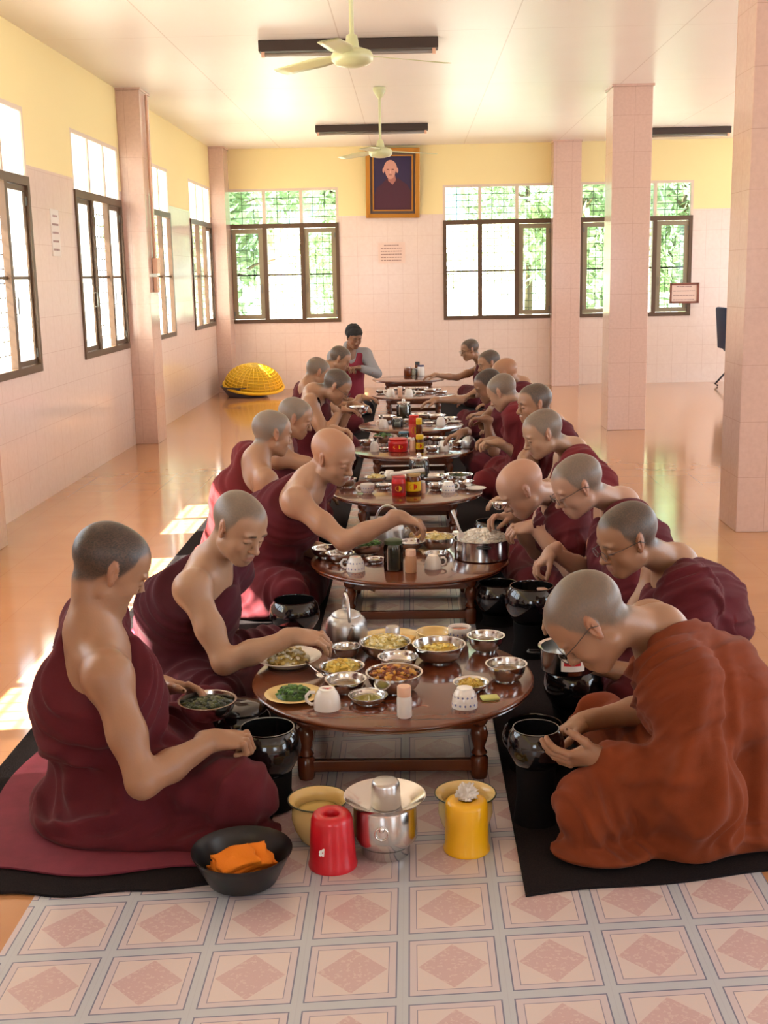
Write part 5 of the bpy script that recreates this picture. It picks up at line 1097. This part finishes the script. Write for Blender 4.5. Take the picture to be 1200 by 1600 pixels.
def atx(px, py, X): d = ray(px, py); return EYE + d*(X/d.x)
p = atx(86, 364, XL); notice(p, .20, .33, 5, 'small paper notice clipped to the left wall between windows', rz=PI/2, m=M_tissue)
# conduit with switch box
p = atx(240, 430, -2.33); o = empty('switch_box', (-2.355, 11.05, 1.62), 0, label='cream switch box fixed on the left wall pilaster under a conduit', cat='switch box')
bm = bmesh.new(); box(bm, (0, -.06, -.07), (.05, .06, .07), .005); bobj('box_body', bm, M_peach, o); bm = bmesh.new(); box(bm, (0, -.045, -.24), (.035, .045, -.10), .004); bobj('socket', bm, M_peach, o)
bm = bmesh.new(); tube(bm, [(.012, 0, .07), (.012, 0, ZC-1.62-.04)], .012, 10); bobj('conduit', bm, M_peach, o, True)
# basket leaning in the corner on a grey basin
M_bask = mat('yellow_basket_plastic', srgb(232, 190, 30), .45)
q0 = Vector((-2.06, 15.25, 0))
o = bobj('grey_basin', bbm([(0, .0), (.24, .0), (.29, .06), (.34, .13), (.35, .135), (.33, .13), (.23, .01), (0, .008)], 40), mat('grey_blue_plastic', srgb(110, 110, 130), .5), angle=50); o.location = (q0.x-.06, q0.y-.02, .001); prop(o, 'grey-blue plastic basin under the yellow basket in the corner', 'basin')
o = empty('woven_basket', (q0.x+.02, q0.y, .145), 0, label='upturned yellow woven basket leaning in the left back corner', cat='basket'); o.rotation_euler = (.20, .10, 0)
bm = bmesh.new(); R_ = .37
for k in range(30):
    a = 2*PI*k/30; tube(bm, [(R_*math.sin(t)*math.cos(a), R_*math.sin(t)*math.sin(a), .26*math.cos(t)) for t in np.linspace(.12, PI/2, 9)], .006, 5)
bobj('ribs', bm, M_bask, o, True); bm = bmesh.new()
for t in np.linspace(.15, PI/2, 11): tube(bm, [(R_*math.sin(t)*math.cos(a), R_*math.sin(t)*math.sin(a), .26*math.cos(t)) for a in np.linspace(0, 2*PI, 41)[:-1]], .006, 5, True)
bobj('weave', bm, M_bask, o, True)
bm = bmesh.new(); lathe(bm, [(0, .262), (.06, .26)]+[(R_*.985*math.sin(t), .256*math.cos(t)) for t in np.linspace(.2, PI/2, 8)], 40); bobj('basket_shell', bm, mat('basket_inner_yellow', srgb(205, 165, 30), .6), o, True)
bm = bmesh.new(); tube(bm, [((R_+.012)*math.cos(a), (R_+.012)*math.sin(a), -.01) for a in np.linspace(0, 2*PI, 41)[:-1]], .02, 8, True); bobj('rim', bm, M_bask, o, True)
# folding chair half hidden by the right column
o = empty('folding_chair', (4.02, 15.2, 0), 0, label='dark blue padded folding chair half hidden behind the right column', cat='chair'); M_navy = mat('navy_padding', srgb(28, 45, 80), .7); M_cf = mat('dark_chair_tube', (.03, .03, .04), .35)
bm = bmesh.new(); box(bm, (-.02, -.24, .46), (.44, .24, .52), .02); bobj('seat', bm, M_navy, o, angle=50)
bm = bmesh.new(); box(bm, (-.03, -.24, .50), (.03, .24, 1.02), .02, Matrix.Translation((-.02, 0, 0)) @ Matrix.Rotation(-.08, 4, 'Y')); bobj('backrest', bm, M_navy, o, angle=50)
for s in (-1, 1):
    bm = bmesh.new(); tube(bm, [(-.10, s*.25, 1.0), (-.05, s*.25, .6), (.10, s*.25, .40), (.05, s*.25, .2), (-.10, s*.25, .03), (-.06, s*.25, .012)], .013, 8); bobj('leg', bm, M_cf, o, True)
    bm = bmesh.new(); tube(bm, [(.0, s*.25, .48), (.25, s*.25, .25), (.42, s*.25, .012)], .013, 8); bobj('leg', bm, M_cf, o, True)
    bm = bmesh.new(); tube(bm, [(-.06, s*.26, .62), (.0, s*.27, .66), (.30, s*.27, .66), (.34, s*.26, .50)], .014, 8); bobj('armrest', bm, M_cf, o, True)
WORLD, SUN, EXPOSURE = 5, 45, 0.44
# ================================================================ outdoors and light
M_ground = mat('sunny_ground', srgb(225, 220, 208), .9, noise=(1.2, .2))
bm = bmesh.new(); box(bm, (-160, YB+.2, -.3), (160, 220, -.2)); box(bm, (-160, -60, -.3), (XL-.2, YB+.2, -.2)); struct('ground', bm, M_ground)
bm = bmesh.new(); box(bm, (XL-1.3, YF, 3.0), (XL-.09, YB+1.2, 3.1)); struct('trim_8', bm, M_ceil)  # unseen eave, added and sized to cut sun through the left windows
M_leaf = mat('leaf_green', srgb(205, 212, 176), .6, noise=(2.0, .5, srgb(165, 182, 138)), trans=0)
M_bark = mat('bark', srgb(120, 95, 70), .9)
def tree(x, y, h, rad, seed, name, label, n=2600, lz=.35):
    rr = np.random.default_rng(seed); root = empty(name, (x, y, -.2), 0, label=label, cat='tree', group='trees outside the back windows')
    bm = bmesh.new(); tube(bm, [(0, 0, 0), (.05, .02, h*.4), (-.05, 0, h*.7)], [.12, .09, .05], 8)
    for k in range(7):
        a = k*2.4; z = h*(.3+.07*k); tube(bm, [(0, 0, z), (math.cos(a)*rad*.5, math.sin(a)*rad*.5, z+.4), (math.cos(a)*rad*.8, math.sin(a)*rad*.8, z+.5)], [.04, .025, .01], 5)
    bobj('trunk', bm, M_bark, root, True)
    K = 26; cc = rr.normal(size=(K, 3))*np.array([rad*.5, rad*.5, h*.22])+np.array([0, 0, h*.55]); cc[:, 2] = np.maximum(cc[:, 2], h*lz*.4)
    c = cc[rr.integers(0, K, n)]+rr.normal(size=(n, 3))*rad*.17
    d = rr.normal(size=(n, 3)); d /= np.linalg.norm(d, axis=1)[:, None]; e = np.cross(d, rr.normal(size=(n, 3))); e /= np.linalg.norm(e, axis=1)[:, None]
    L = rr.uniform(.09, .2, (n, 1)); W = L*.32
    V = np.stack([c-d*L, c+e*W, c+d*L, c-e*W], 1).reshape(-1, 3)
    me = bpy.data.meshes.new('foliage'); me.from_pydata(V.tolist(), [], [(4*i, 4*i+1, 4*i+2, 4*i+3) for i in range(n)]); link('foliage', me, M_leaf, root, False)
for i, (x, y, h, r, t) in enumerate(((-3.3, 20.5, 5, 1.3, 'leafy tree outside the left back window'), (-1.2, 26, 5.5, 1.5, 'broad tree outside between the left back window and the portrait'), (2.9, 21, 5.4, 1.3, 'pale tree outside the middle back window'), (5.4, 24, 5, 1.4, 'dense tree outside the right back window'), (-2.2, 33, 6.5, 2.2, 'far rounded tree behind the left window trees'), (3.4, 35, 6.5, 2.3, 'far rounded tree behind the middle window trees'))):
    tree(x, y, h, r, 31+i, 'leafy_tree', t, 3600)
W = bpy.data.worlds.new('World'); SC.world = W; W.use_nodes = True
bg = W.node_tree.nodes['Background']; bg.inputs[0].default_value = (.80, .90, 1.0, 1); bg.inputs[1].default_value = WORLD
sl = bpy.data.lights.new('sun', 'SUN'); sl.energy = SUN; sl.angle = .012; sl.color = (1, .92, .78)
so = bpy.data.objects.new('sun', sl); COL.objects.link(so); so.rotation_euler = Vector((1.1, .14, -1.0)).to_track_quat('-Z', 'Y').to_euler(); so.location = (-8, 12, 9)
def portal(x, y, z, sx, sy, d):
    l = bpy.data.lights.new('window_daylight', 'AREA'); l.shape = 'RECTANGLE'; l.size = sx; l.size_y = sy; l.cycles.is_portal = True
    o = bpy.data.objects.new('window_daylight', l); COL.objects.link(o); o.location = (x, y, z); o.rotation_euler = Vector(d).to_track_quat('-Z', 'Y').to_euler()
SC.render.engine = 'CYCLES'
cy = SC.cycles
cy.use_denoising = True; cy.max_bounces = 8; cy.diffuse_bounces = 4; cy.glossy_bounces = 4; cy.transmission_bounces = 6; cy.transparent_max_bounces = 12
cy.sample_clamp_indirect = 6; cy.caustics_reflective = False; cy.caustics_refractive = False; cy.use_adaptive_sampling = True
try: cy.denoiser = 'OPENIMAGEDENOISE'
except Exception: pass
vs = SC.view_settings; vs.view_transform = 'Standard'; vs.look = 'None'; vs.gamma = 1; vs.use_curve_mapping = False; vs.exposure = EXPOSURE
